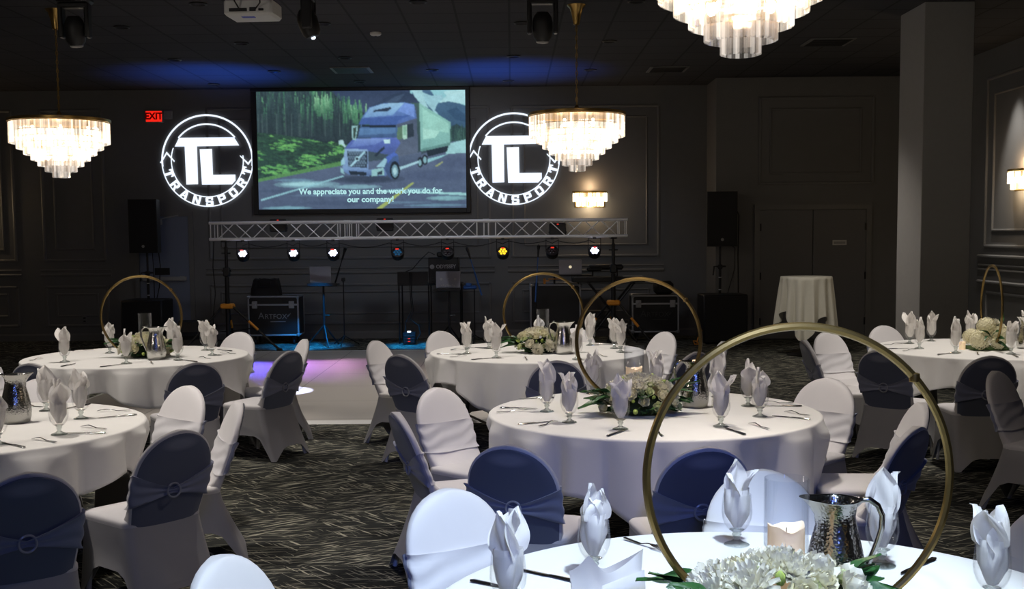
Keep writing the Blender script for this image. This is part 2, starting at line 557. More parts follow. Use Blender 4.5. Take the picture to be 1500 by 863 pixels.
    def build(s, name, mat, parent=None, smooth=True, angle=40, loc=None, rz=None, fix=True):
        me = bpy.data.meshes.new(name)
        me.from_pydata([tuple(v) for v in s.v], [], s.f)
        me.materials.append(mat)
        if any(c is not None for c in s.c):
            at = me.color_attributes.new('Col', 'FLOAT_COLOR', 'CORNER')
            for p, c in zip(me.polygons, s.c):
                for li in p.loop_indices:
                    at.data[li].color = tuple(c) + (1,)
        if fix:
            import bmesh
            bm = bmesh.new()
            bm.from_mesh(me)
            bmesh.ops.recalc_face_normals(bm, faces=bm.faces)
            bm.to_mesh(me)
            bm.free()
        if smooth:
            me.polygons.foreach_set('use_smooth', [True] * len(me.polygons))
            if angle < 180:
                me.set_sharp_from_angle(angle=radians(angle))
        o = bpy.data.objects.new(name, me)
        COL.objects.link(o)
        if parent is not None:
            o.parent = parent
        if loc is not None:
            o.location = loc
        if rz is not None:
            o.rotation_euler = (0, 0, rz)
        return o


def tag(o, label=None, cat=None, group=None, kind=None):
    if label: o['label'] = label
    if cat: o['category'] = cat
    if group: o['group'] = group
    if kind: o['kind'] = kind
    return o


def empty(name, loc=(0, 0, 0), rz=0.0, label=None, cat=None, group=None):
    o = bpy.data.objects.new(name, None)
    o.empty_display_size = 0.1
    COL.objects.link(o)
    o.location = loc
    o.rotation_euler = (0, 0, rz)
    return tag(o, label, cat, group)


def copy_tree(o, parent=None):
    c = o.copy()
    COL.objects.link(c)
    c.parent = parent
    for ch in list(o.children):
        copy_tree(ch, c)
    return c


def struct(name, mb, mat, **k):
    return tag(mb.build(name, mat, **k), kind='structure')


def text_geo(body, size=1.0, bold=0.0, extrude=0.0, align='CENTER'):
    cu = bpy.data.curves.new('lettering', 'FONT')
    cu.body = body
    cu.size = size
    cu.offset = bold
    cu.extrude = extrude
    cu.align_x = align
    cu.align_y = 'CENTER'
    cu.resolution_u = 3
    ob = bpy.data.objects.new('lettering', cu)
    COL.objects.link(ob)
    dg = bpy.context.evaluated_depsgraph_get()
    me = bpy.data.meshes.new_from_object(ob.evaluated_get(dg))
    vs = [tuple(v.co) for v in me.vertices]
    fs = [tuple(p.vertices) for p in me.polygons]
    bpy.data.objects.remove(ob)
    bpy.data.curves.remove(cu)
    bpy.data.meshes.remove(me)
    return vs, fs


def hexc(h):
    h = h.lstrip('#')
    r = []
    for i in (0, 2, 4):
        c = int(h[i:i + 2], 16) / 255
        r.append(c / 12.92 if c <= 0.04045 else ((c + 0.055) / 1.055) ** 2.4)
    return tuple(r)
#@@PART2

# ================================================================== THE ROOM
XL, XR, YB, YF, ZC = -11.0, 6.7, 20.0, -5.0, 4.28
struct('floor', MB().box(XL, XR + .1, YF, YB + .1, -0.12, 0.0), M['carpet'], smooth=False)
struct('ceiling', MB().box(XL, XR + .1, YF, YB + .1, ZC, ZC + 0.1), M['ceiling'], smooth=False)
struct('wall_back', MB().box(XL, 3.4, YB, YB + 0.15, 0, ZC), M['wall'], smooth=False)
struct('wall_back_right', MB().box(3.36, XR + .1, 19.1, YB + 0.15, 0, ZC), M['wall'], smooth=False)
struct('wall_right', MB().box(XR, XR + .15, YF, 19.1, 0, ZC), M['wall'], smooth=False)
struct('wall_left', MB().box(XL - .15, XL, YF, YB, 0, ZC), M['wall'], smooth=False)
struct('wall_front', MB().box(XL, XR, YF - .15, YF, 0, ZC), M['wall'], smooth=False)
struct('column', MB().rbox(4.58, 5.13, 13.0, 13.8, 0, ZC, 0.006), M['column'], smooth=False)

# dance floor with its white metal edge
df = tag(MB().box(-4.6, 0.95, 10.9, 17.6, 0.0, 0.022).build('dance_floor', M['dance'], smooth=False), kind='structure')
df.name = 'floor_dance'
ed = MB()
ed.prism([(0, 0), (0.09, 0), (0.09, 0.024), (0.06, 0.024)], lambda u, v, d: (d, 10.81 + u, v), -4.69, 1.04)
ed.prism([(0, 0), (0.09, 0), (0.06, 0.024), (0, 0.024)], lambda u, v, d: (d, 17.6 + u, v), -4.69, 1.04)
ed.prism([(0, 0), (0.09, 0), (0.09, 0.024), (0.06, 0.024)], lambda u, v, d: (-4.69 + u, d, v), 10.9, 17.6)
ed.prism([(0, 0), (0.09, 0), (0.06, 0.024), (0, 0.024)], lambda u, v, d: (0.95 + u, d, v), 10.9, 17.6)
tag(ed.build('trim_1', M['edge'], smooth=False), kind='structure')


def frame_back(mb, x0, x1, z0, z1, y, w=0.05, d=0.022):
    # picture-frame moulding on a wall facing -y
    prof = [(0, 0), (w, 0), (w, d * .5), (w * .7, d), (w * .3, d), (0, d * .5)]
    for (a, b, c, e) in ((x0, x1, z0, 1), (x0, x1, z1, -1)):
        mb.prism(prof, lambda u, v, t, c=c, e=e: (t, y - v, c + e * u), a, b)
    for (a, b, c, e) in ((z0, z1, x0, 1), (z0, z1, x1, -1)):
        mb.prism(prof, lambda u, v, t, c=c, e=e: (c + e * u, y - v, t), a, b)


def rail_back(mb, x0, x1, z, y, h=0.05, d=0.03):
    mb.prism([(0, 0), (d * .6, 0), (d, h * .3), (d, h * .7), (d * .5, h)], lambda u, v, t: (t, y - u, z + v), x0, x1)


n_trim = 1


def trim(fn):
    global n_trim
    n_trim += 1
    mb = MB()
    fn(mb)
    tag(mb.build('trim_%d' % n_trim, M['trimp'], smooth=False), kind='structure')


for (xa, xb) in ((-10.6, -8.5), (-8.05, -6.95), (-5.2, -0.35), (0.0, 2.56)):
    def up(mb, xa=xa, xb=xb):
        frame_back(mb, xa, xb, 1.37, 3.97, YB)
        frame_back(mb, xa + .21, xb - .21, 1.57, 3.78, YB, 0.035)

    def lo(mb, xa=xa, xb=xb):
        frame_back(mb, xa, xb, 0.24, 0.96, YB)
        frame_back(mb, xa + .18, xb - .18, 0.42, 0.83, YB, 0.035)
    trim(up)
    trim(lo)
    trim(lambda mb: (rail_back(mb, xa - .06, xb + .06, 1.12, YB), rail_back(mb, xa - .06, xb + .06, 1.21, YB, 0.03, 0.02)))
trim(lambda mb: (frame_back(mb, 4.05, 5.95, 2.54, 3.97, 19.1), frame_back(mb, 4.23, 5.74, 2.71, 3.78, 19.1, 0.035)))


def frame_right(mb, y0, y1, z0, z1, w=0.05, d=0.025):
    x = XR
    prof = [(0, 0), (w, 0), (w, d * .5), (w * .7, d), (w * .3, d), (0, d * .5)]
    for (c, e) in ((z0, 1), (z1, -1)):
        mb.prism(prof, lambda u, v, t, c=c, e=e: (x - v, t, c + e * u), y0, y1)
    for (c, e) in ((y0, 1), (y1, -1)):
        mb.prism(prof, lambda u, v, t, c=c, e=e: (x - v, c + e * u, t), z0, z1)


def rail_right(mb, y0, y1, z, h=0.05, d=0.035):
    mb.prism([(0, 0), (d * .6, 0), (d, h * .3), (d, h * .7), (d * .5, h)], lambda u, v, t: (XR - u, t, z + v), y0, y1)


for (ya, yb) in ((13.6, 16.45), (9.9, 13.1)):
    trim(lambda mb: (frame_right(mb, ya, yb, 1.52, 3.9), frame_right(mb, ya + .26, yb - .26, 1.75, 3.66, 0.035)))
    trim(lambda mb: frame_right(mb, ya + .1, yb - .1, 0.25, 0.92))
trim(lambda mb: (rail_right(mb, 8.0, 16.6, 1.38, 0.05, 0.05), rail_right(mb, 8.0, 16.6, 1.26, 0.035, 0.03),
                 rail_right(mb, 8.0, 16.6, 1.20, 0.035, 0.03), rail_right(mb, 8.0, 16.6, 1.02, 0.05, 0.05)))
struct('baseboard_back', MB().prism([(0, 0), (0.02, 0), (0.02, 0.1), (0.008, 0.13), (0, 0.13)], lambda u, v, t: (t, YB - u, v), XL, -6.55)
       .prism([(0, 0), (0.02, 0), (0.02, 0.1), (0.008, 0.13), (0, 0.13)], lambda u, v, t: (t, YB - u, v), -5.45, 3.36), M['trimp'], smooth=False)
struct('baseboard_right', MB().prism([(0, 0), (0.02, 0), (0.02, 0.1), (0.008, 0.13), (0, 0.13)], lambda u, v, t: (XR - u, t, v), YF, 19.1), M['trimp'], smooth=False)
struct('baseboard_back_right', MB().prism([(0, 0), (0.02, 0), (0.02, 0.1), (0.008, 0.13), (0, 0.13)], lambda u, v, t: (t, 19.1 - u, v), 3.36, 3.98)
       .prism([(0, 0), (0.02, 0), (0.02, 0.1), (0.008, 0.13), (0, 0.13)], lambda u, v, t: (t, 19.1 - u, v), 5.92, XR), M['trimp'], smooth=False)

# door behind the left speaker
d1 = struct('door_1', MB().rbox(-6.40, -5.54, YB - 0.03, YB + 0.02, 0.01, 2.13, 0.005), M['doorblue'], smooth=False)
fr = MB()
fr.box(-6.48, -6.40, YB - .045, YB, 0, 2.21).box(-5.54, -5.46, YB - .045, YB, 0, 2.21).box(-6.40, -5.54, YB - .045, YB, 2.13, 2.21)
fr.build('door_frame', M['trimp'], d1, smooth=False)
pb = MB().rbox(-6.34, -5.58, YB - .10, YB - .06, 1.03, 1.10, .008)
pb.box(-6.30, -6.22, YB - .07, YB - .03, 1.02, 1.11).box(-5.70, -5.62, YB - .07, YB - .03, 1.02, 1.11)
pb.build('panic_bar', M['grey'], d1)
MB().rbox(-6.30, -5.98, YB - .10, YB - .03, 1.99, 2.08, .01).rod((-6.0, YB - .07, 2.09), (-5.7, YB - .05, 2.15), .012).build('door_closer', M['grey'], d1)
MB().rbox(-6.14, -5.88, YB - .036, YB - .03, 1.13, 1.25, .002).build('notice', M['black'], d1, smooth=False)

# double door on the right
for i, (xa, xb) in enumerate(((4.08, 4.945), (4.955, 5.82))):
    dd = struct('door_%d' % (i + 2), MB().rbox(xa, xb, 19.065, 19.12, 0.012, 2.13, 0.004), M['door'], smooth=False)
    hx = xa + .008 if i == 0 else xb - .008
    for z in (0.3, 1.05, 1.85):
        MB().rbox(hx - .012, hx + .012, 19.045, 19.068, z - .06, z + .06, .003).build('hinge', M['blackm'], dd)
    if i == 1:
        sg = MB().rbox(5.27, 5.50, 19.055, 19.065, 1.55, 1.63, .002).build('door_sign', M['white'], dd, smooth=False)
        MB().rbox(5.29, 5.48, 19.052, 19.055, 1.57, 1.61, .001).build('sign_plate', M['grey'], sg, smooth=False)
    else:
        fr = MB()
        fr.box(3.99, 4.08, 19.05, 19.1, 0, 2.22).box(5.82, 5.91, 19.05, 19.1, 0, 2.22).box(4.08, 5.82, 19.05, 19.1, 2.135, 2.22)
        fr.build('door_frame', M['trimp'], dd, smooth=False)


# wall plates, exit sign
def wallplate(x, z, y, name, label, cat, w=0.075, h=0.12):
    t = tag(MB().rbox(x - w / 2, x + w / 2, y - .012, y, z - h / 2, z + h / 2, .004).build(name, M['trimp']), label, cat)
    return t


p = wallplate(-7.38, 0.37, YB - .02, 'wall_outlet', 'grey wall outlet low on the panelled wall behind the rear table', 'outlet')
MB().box(-7.40, -7.36, YB - .034, YB - .032, .385, .41).box(-7.40, -7.36, YB - .034, YB - .032, .33, .355).build('socket', M['black'], p, smooth=False)
p = wallplate(3.62, 1.03, 19.1, 'light_switch', 'grey light switch plate on the wall beside the tall speaker', 'light switch')
MB().rbox(3.61, 3.63, 19.08, 19.09, 1.0, 1.06, .003).build('switch_rocker', M['trimp'], p)
p = wallplate(6.687, 1.0, 15.9, 'wall_socket', 'grey outlet on the moulded wall behind the thin gold hoop', 'outlet', .02, .12)
p = tag(MB().rbox(-5.90, -5.75, YB - .06, YB, 3.78, 3.93, .015).build('alarm_box', M['grey']), 'small pale square alarm box on the wall beside the exit sign', 'alarm')
ex = tag(MB().rbox(-6.20, -5.90, YB - .09, YB - .0, 3.72, 3.93, .01).build('exit_sign', M['grey']), 'red lit exit sign high on the back wall', 'exit sign')
MB().box(-6.185, -5.915, YB - .095, YB - .09, 3.735, 3.915).build('lit_panel', M['exitred'], ex, smooth=False)
vs, fs = text_geo('EXIT', 0.155, 0.006)
MB().add([(-6.05 + x * .95, YB - .098, 3.825 + y) for x, y, z in vs], fs).build('lettering', M['exitdark'], ex, smooth=False, fix=False)

# ================================================================== PROJECTION SCREEN
scr = empty('projection_screen', (0, 0, 0), 0, 'large wall projection screen showing a truck on a forest road', 'projection screen')
m_ = MB()
m_.rbox(-4.40, -4.31, YB - .09, YB - .0, 2.15, 4.27, .006).rbox(-0.76, -0.69, YB - .09, YB, 2.15, 4.27, .006)
m_.rbox(-4.31, -0.76, YB - .09, YB, 2.15, 2.235, .006).rbox(-4.40, -0.69, YB - .13, YB, 4.225, 4.28, .006)
m_.build('screen_border', M['black'], scr, smooth=False)
MB().box(-4.32, -0.75, YB - .06, YB - .0, 2.22, 4.24).build('screen_sheet', M['white'], scr, smooth=False)

PX0, PX1, PZ0, PZ1 = -4.31, -0.76, 2.235, 4.225
lay = [0]


def P2(x, y, d):
    u = (x - 22) / 1324.0
    v = 1 - (y - 60) / 748.0
    u = min(max(u, 0), 1)
    v = min(max(v, 0), 1)
    return (PX0 + u * (PX1 - PX0), YB - .0615 - d, PZ0 + v * (PZ1 - PZ0))


GW, GH = 330, 186
POLYS = []


def pp(pts, col, layer, col2=None, nz=0.10, al=1.0):
    POLYS.append((layer, len(POLYS), pts, hexc(col), hexc(col2) if col2 else None, nz, al))


def rasterize():
    rnd = random.Random(9)
    img = [[(0, 0, 0)] * GW for _ in range(GH)]
    for _, _, pts, c1, c2, nz, al in sorted(POLYS, key=lambda q: (q[0], q[1])):
        q = [((x - 22) / 1324.0 * (GW - 1), (y - 60) / 748.0 * (GH - 1)) for x, y in pts]
        y0 = max(0, int(math.ceil(min(p[1] for p in q) - .5)))
        y1 = min(GH - 1, int(math.floor(max(p[1] for p in q) + .5)))
        n = len(q)
        for yy in range(y0, y1 + 1):
            yc = min(max(yy, min(p[1] for p in q) + 1e-4), max(p[1] for p in q) - 1e-4)
            xs = []
            for k in range(n):
                (xa, ya), (xb, yb) = q[k], q[(k + 1) % n]
                if (ya <= yc < yb) or (yb <= yc < ya):
                    xs.append(xa + (yc - ya) / (yb - ya) * (xb - xa))
            xs.sort()
            f = (yy - y0) / max(1, y1 - y0)
            c = c1 if c2 is None else tuple(a + (b - a) * f for a, b in zip(c1, c2))
            for k in range(0, len(xs) - 1, 2):
                a_, b_ = max(0, int(math.ceil(xs[k] - .5))), min(GW - 1, int(math.floor(xs[k + 1] + .5)))
                for xx in range(a_, b_ + 1):
                    e = 1 + rnd.uniform(-nz, nz)
                    o = img[yy][xx]
                    img[yy][xx] = tuple(o[i] + (c[i] * e - o[i]) * al for i in range(3))
    out = []
    for y in range(GH):
        row = []
        for x in range(GW):
            acc, ws = [0, 0, 0], 0
            for dy, wy in ((-1, 1), (0, 2.6), (1, 1)):
                for dx, wx in ((-1, 1), (0, 2.6), (1, 1)):
                    yy, xx = min(max(y + dy, 0), GH - 1), min(max(x + dx, 0), GW - 1)
                    w = wx * wy
                    ws += w
                    p = img[yy][xx]
                    acc[0] += p[0] * w
                    acc[1] += p[1] * w
                    acc[2] += p[2] * w
            row.append(tuple(a / ws for a in acc))
        out.append(row)
    return out


def ell(cx, cy, rx, ry, n=20, a0=0, a1=360):
    return [(cx + rx * cos(radians(a0 + (a1 - a0) * k / n)), cy + ry * sin(radians(a0 + (a1 - a0) * k / n))) for k in range(n + (a1 - a0 < 360))]


rs = random.Random(3)
pp([(22, 60), (1346, 60), (1346, 808), (22, 808)], '#3a4a55', 0)
# sky and mountains
pp([(480, 55), (1060, 55), (1060, 210), (640, 210)], '#2f3c58', 1, '#3c4a66')
pp([(1000, 55), (1350, 55), (1350, 300), (1000, 300)], '#8cc3cc', 1)
pp([(1010, 55), (1120, 55), (1180, 140), (1240, 120), (1350, 160), (1350, 335), (1010, 335)], '#466684', 2, '#33506c')
pp([(1180, 140), (1230, 95), (1290, 75), (1350, 68), (1350, 150), (1290, 140), (1240, 130)], '#a8d4da', 3)
pp([(1050, 62), (1130, 95), (1195, 88), (1205, 110), (1165, 150), (1150, 185), (1205, 250), (1185, 235), (1120, 165), (1080, 110)], '#93c0cc', 3)
pp([(1210, 70), (1240, 62), (1345, 58), (1345, 75), (1280, 85), (1230, 95)], '#b0dade', 3, None, .1, .8)
pp([(1005, 55), (1070, 55), (1090, 130), (1110, 170), (1050, 140)], '#9cc8d0', 3)
pp([(1230, 190), (1290, 170), (1340, 215), (1345, 260), (1290, 250)], '#2c4766', 3, None, .15, .7)
pp([(760, 155), (860, 92), (960, 64), (1010, 82), (1055, 137), (900, 152)], '#26334c', 3, '#34425c')
pp([(820, 150), (900, 100), (960, 80), (930, 120), (880, 150)], '#42546e', 3.5, None, .2, .6)
pp([(1240, 300), (1290, 275), (1350, 310), (1350, 388), (1240, 395)], '#2c4045', 4, '#24333a', .3)
for k in range(30):
    x = 1243 + k * 3.6
    pp([(x - 5, 388), (x, 288 + rs.uniform(-12, 24)), (x + 5, 388)], rs.choice(['#35534f', '#42665c', '#263a3e']), 5, None, .3, .8)
# forest
pp([(22, 58), (500, 58), (560, 130), (720, 205), (720, 420), (22, 420)], '#2a3a40', 4, '#222d34', .3)
for k in range(330):
    x = rs.uniform(15, 660)
    t = 58 + max(0, (x - 430)) * .36 + rs.uniform(-25, 110)
    b = t + rs.uniform(90, 230)
    w = rs.uniform(6, 13)
    lit = rs.random() < (0.25 if x < 330 else 0.5)
    c = rs.choice(['#467a5f', '#548c6b', '#3c6c55', '#5f9a74']) if lit and b < 340 else rs.choice(['#2c3d43', '#34494c', '#27333a', '#3b5654'])
    pts, L_, R_ = [(x, t)], [], []
    for q in range(1, 6):
        yy = t + (b - t) * q / 5
        ww = w * q / 5
        L_ += [(x - ww, yy), (x - ww * .5, yy)]
        R_ += [(x + ww, yy), (x + ww * .5, yy)]
    pp(pts + R_ + L_[::-1], c, 5, '#27343a', .3, .85)
for k in range(26):
    x = rs.uniform(385, 510) if k < 14 else rs.uniform(560, 760)
    t = (62 if x < 520 else 95) + rs.uniform(0, 60) + max(0, x - 640) * .5
    w = rs.uniform(7, 13)
    b = t + rs.uniform(80, 140)
    pp([(x, t), (x + w, b), (x - w, b)], rs.choice(['#66a67a', '#77b788', '#5a9670', '#8ac498']), 6, '#3d6a52', .3, .9)
for k in range(60):
    x = rs.uniform(25, 640)
    w = rs.uniform(1.5, 3)
    pp([(x, 200), (x + w, 200), (x + w, 345), (x, 345)], rs.choice(['#1f2930', '#45585a', '#2c3c40']), 6, None, .2, .6)
# forest floor
pp([(22, 318), (150, 330), (330, 358), (480, 392), (660, 400), (660, 560), (340, 580), (22, 640)], '#2a4538', 7, '#26403a', .35)
for k in range(520):
    x = rs.uniform(20, 610)
    y = rs.uniform(325 + x * .12, 606 - x * .13)
    w, h = rs.uniform(6, 34), rs.uniform(2, 7)
    g = rs.random()
    band = sin(x * .012 + y * .045) + sin(y * .03 - x * .02)
    c = rs.choice(['#5fa35c', '#74ba66', '#4a8850', '#68ac5e']) if band + rs.uniform(-.7, .7) > .45 else rs.choice(['#22352f', '#2a4436', '#31543f', '#1f2f2c'])
    sl = w * .18
    pp([(x - w, y - sl), (x, y - h), (x + w, y + sl), (x, y + h)], c, 8, None, .25, .8)
pp([(25, 612), (300, 556), (560, 503), (610, 528), (300, 585), (22, 637)], '#5a8f55', 9, None, .3, .8)
# road
pp([(22, 633), (340, 572), (620, 520), (1060, 470), (1240, 390), (1350, 375), (1350, 812), (22, 812)], '#56647e', 9, '#4a5872')
pp([(1235, 400), (1350, 372), (1350, 458), (1220, 462)], '#9ccfd2', 10, None, .08, .9)
pp([(1080, 500), (1230, 465), (1200, 480), (1090, 522)], '#88bcc6', 10)
for (x, y, w, h, c, al) in ((330, 650, 210, 24, '#93c6d0', .55), (300, 648, 130, 12, '#a4d4da', .7), (640, 668, 170, 15, '#8fc0cc', .55), (250, 622, 130, 10, '#6f98ae', .5),
                            (1000, 690, 190, 9, '#83b4c4', .5), (1230, 745, 140, 16, '#8fc6cc', .55), (1150, 790, 210, 9, '#6d98ae', .5), (200, 800, 160, 11, '#80b4c2', .6),
                            (480, 720, 270, 8, '#66829c', .5), (900, 770, 230, 8, '#66849c', .5), (120, 690, 120, 10, '#41506a', .6), (1150, 600, 230, 40, '#434f6c', .6),
                            (720, 620, 240, 28, '#262f42', .75), (520, 770, 240, 16, '#3e4b66', .5), (1270, 520, 110, 50, '#46526e', .6)):
    for q in (1.0, .8, .6):
        pp(ell(x, y, w * q, h * q, 22), c, 10, None, .08, al * .5)
pp([(40, 742), (560, 596), (566, 602), (40, 752)], '#8fc2ce', 11, None, .05, .9)
pp([(775, 806), (1000, 645), (1015, 645), (810, 806)], '#98aa60', 11)
pp([(1150, 540), (1195, 512), (1200, 515), (1162, 543)], '#93a070', 11)
pp([(760, 692), (1346, 712), (1346, 730), (1000, 708), (780, 702)], '#9ad0d2', 10.5, None, .05, .85)
# trailer
pp([(1005, 140), (1056, 140), (1062, 440), (1005, 440)], '#3d5856', 12, '#2c3f44')
pp([(1056, 142), (1248, 262), (1246, 402), (1062, 442)], '#86bab0', 12, '#78aba6')
pp([(1075, 175), (1236, 270), (1236, 330), (1075, 300)], '#93c8bc', 13)
pp([(1075, 300), (1180, 320), (1150, 360), (1075, 370)], '#a2d4c8', 13)
pp([(1062, 430), (1246, 392), (1246, 408), (1064, 446)], '#5e8a86', 14)
pp([(1098, 440), (1235, 412), (1225, 450), (1105, 480)], '#1e2733', 12)
pp(ell(1085, 500, 17, 33), '#20242e', 14)
pp(ell(1055, 515, 16, 33), '#20242e', 14)
pp(ell(1085, 500, 8, 20), '#7ea8b4', 15)
pp(ell(1053, 518, 7, 19), '#7ea8b4', 15)
# cab side
pp([(905, 270), (1005, 240), (1035, 160), (1040, 440), (1030, 470), (925, 510), (880, 480), (840, 400)], '#434f66', 13, '#586478')
pp([(915, 480), (1060, 450), (1064, 500), (930, 560)], '#55637c', 13, '#3b4960')
pp([(925, 545), (1050, 505), (1050, 516), (930, 560)], '#9cc4d0', 14)
pp([(975, 275), (1012, 268), (1016, 350), (975, 360)], '#28323f', 14)
pp([(912, 295), (945, 285), (945, 365), (912, 372)], '#56735f', 15)
pp([(946, 280), (972, 278), (972, 366), (950, 368)], '#a6d0c0', 16)
pp([(950, 284), (966, 283), (966, 340), (952, 342)], '#7fae98', 17)
# roof
pp([(690, 230), (740, 165), (830, 140), (960, 136), (1020, 148), (1035, 235), (1000, 245), (905, 275), (670, 272)], '#5f82b8', 14, '#4a62a0')
pp([(700, 228), (745, 168), (830, 142), (960, 137), (930, 165), (880, 215)], '#8fb8d6', 15, '#6c94c4')
pp([(960, 138), (1018, 150), (1020, 228), (965, 205), (920, 190)], '#6f8fd0', 15)
pp([(770, 182), (868, 164), (878, 172), (850, 190), (762, 194)], '#27344a', 16)
pp([(690, 235), (1000, 215), (920, 248), (905, 275), (670, 274)], '#3f5a98', 16)
# windscreen
pp([(685, 275), (905, 278), (912, 300), (905, 355), (660, 358)], '#4b6c98', 16, '#3c557e')
pp([(690, 276), (905, 278), (905, 292), (686, 290)], '#1b2433', 17)
pp([(675, 300), (900, 300), (898, 330), (668, 340)], '#5a80ac', 17, None, .1, .7)
# bonnet and front
pp([(640, 360), (905, 358), (930, 390), (880, 470), (720, 440), (585, 425), (590, 405)], '#5468b0', 17, '#465890')
pp([(650, 362), (850, 360), (770, 400), (610, 415)], '#7b96cc', 18, '#5a72b4', .1, .85)
pp([(765, 470), (825, 412), (830, 425), (775, 475)], '#222c3c', 18)
pp([(578, 425), (720, 430), (725, 600), (600, 588), (560, 560)], '#86a6c8', 17, '#6a88b4')
pp([(594, 440), (720, 444), (715, 548), (598, 540)], '#27303f', 18)
for k in range(7):
    y = 448 + k * 14
    for q in range(7):
        x = 602 + q * 16 + (k % 2) * 8
        pp(ell(x, y, 6.2, 4.5, 6), '#5a7186', 19)
pp([(608, 535), (700, 444), (708, 446), (616, 538)], '#9cc8d8', 20)
pp([(p_[0], p_[1]) for p_ in ell(653, 490, 13, 13, 14)], '#a8d4e0', 20)
pp(ell(653, 490, 8, 8, 12), '#2c3646', 21)
pp([(550, 555), (600, 590), (830, 600), (880, 570), (870, 545), (725, 560), (600, 560)], '#7290bc', 18, '#4c6490')
pp([(600, 565), (710, 575), (708, 596), (610, 590)], '#1f2836', 19)
pp([(745, 560), (820, 548), (822, 595), (745, 600)], '#8ab8bc', 19)
pp([(785, 575), (812, 566), (812, 592), (782, 594)], '#2b3646', 20)
pp([(548, 545), (562, 555), (568, 585), (550, 575)], '#86b4bc', 19)
pp([(780, 540), (830, 490), (845, 495), (825, 540)], '#93c0d0', 19)
pp([(553, 500), (570, 480), (574, 520), (555, 528)], '#8fbccc', 19)
pp([(820, 545), (840, 480), (890, 450), (915, 470), (920, 560), (870, 620), (850, 600)], '#46608f', 18, '#384a6c')
pp([(840, 480), (890, 450), (912, 468), (880, 480), (850, 520)], '#4a66b4', 19)
pp(ell(893, 565, 30, 58), '#161b25', 20)
pp(ell(893, 570, 18, 40), '#6c92a2', 21)
pp(ell(893, 570, 9, 22), '#a4ccd4', 22)
# mirrors
pp([(625, 282), (660, 280), (658, 300), (645, 370), (628, 368)], '#8db8bc', 18)
pp([(632, 292), (652, 290), (642, 360), (633, 358)], '#34463f', 19)
pp([(540, 372), (566, 370), (570, 392), (582, 412), (576, 416), (560, 398), (543, 396)], '#a4c8cc', 18)
pp([(828, 370), (864, 368), (864, 392), (830, 392)], '#b4d8dc', 20)
img = rasterize()
gv = [(PX0 + x / (GW - 1) * (PX1 - PX0), YB - .0625, PZ1 + y / (GH - 1) * (PZ0 - PZ1)) for y in range(GH) for x in range(GW)]
gf = [(y * GW + x, (y + 1) * GW + x, (y + 1) * GW + x + 1, y * GW + x + 1) for y in range(GH - 1) for x in range(GW - 1)]
pme = bpy.data.meshes.new('picture')
pme.from_pydata(gv, [], gf)
pme.materials.append(M['picture'])
at = pme.color_attributes.new('Col', 'FLOAT_COLOR', 'POINT')
at.data.foreach_set('color', [c for row in img for p in row for c in (p[0], p[1], p[2], 1.0)])
po = bpy.data.objects.new('picture', pme)
COL.objects.link(po)
po.parent = scr
cap = MB()
vs, fs = text_geo('We appreciate you and the work you do for', 0.134, 0.0045)
wv = max(v[0] for v in vs) - min(v[0] for v in vs)
k_ = (1195 - 280) / 1324 * (PX1 - PX0) / wv
X, Y_, Z_ = P2(737, 698, .035)
cap.add([(X + x * k_, Y_, Z_ + y * 1.0) for x, y, z in vs], fs)
cap.build('caption_line', M['caption'], scr, smooth=False, fix=False)
cap = MB()
vs, fs = text_geo('our company!', 0.134, 0.0045)
wv = max(v[0] for v in vs) - min(v[0] for v in vs)
k_ = (885 - 588) / 1324 * (PX1 - PX0) / wv
X, Y_, Z_ = P2(736, 750, .035)
cap.add([(X + x * k_, Y_, Z_ + y * 1.0) for x, y, z in vs], fs)
cap.build('caption_line', M['caption'], scr, smooth=False, fix=False)


# ================================================================== PROJECTED LOGOS
def rc(x0, x1, y0, y1):
    return [(x0, y0), (x1, y0), (x1, y1), (x0, y1)]


BLOCK = {
    'T': [rc(-.5, .5, .26, .5), rc(-.17, .17, -.5, .3), rc(-.5, -.34, .12, .3), rc(.34, .5, .12, .3)],
    'R': [rc(-.5, -.18, -.5, .5), rc(-.2, .36, .28, .5), rc(-.2, .36, -.14, .08), [(.16, .5), (.36, .5), (.5, .38), (.5, -.02), (.38, -.14), (.16, -.1)], [(-.02, -.1), (.3, -.12), (.52, -.5), (.18, -.5)]],
    'A': [[(-.52, -.5), (-.2, -.5), (.1, .5), (-.2, .5)], [(.52, -.5), (.2, -.5), (-.1, .5), (.2, .5)], rc(-.28, .28, -.28, -.08)],
    'N': [rc(-.5, -.2, -.5, .5), rc(.2, .5, -.5, .5), [(-.5, .5), (-.18, .5), (.5, -.5), (.18, -.5)]],
    'S': [rc(-.4, .46, .29, .5), rc(-.42, .42, -.11, .11), rc(-.46, .4, -.5, -.29), [(-.4, .5), (-.14, .4), (-.14, -.02), (-.4, -.11), (-.5, .0), (-.5, .38)],
          [(.4, -.5), (.14, -.4), (.14, .02), (.4, .11), (.5, .0), (.5, -.38)], rc(.2, .46, .16, .4), rc(-.46, -.2, -.4, -.16)],
    'P': [rc(-.5, -.18, -.5, .5), rc(-.2, .36, .28, .5), rc(-.2, .36, -.14, .08), [(.16, .5), (.36, .5), (.5, .38), (.5, -.02), (.38, -.14), (.16, -.1)]],
    'O': [rc(-.34, .34, .27, .5), rc(-.34, .34, -.5, -.27), [(-.34, .5), (-.2, .3), (-.2, -.3), (-.34, -.5), (-.5, -.34), (-.5, .34)], [(.34, .5), (.2, .3), (.2, -.3), (.34, -.5), (.5, -.34), (.5, .34)]],
}


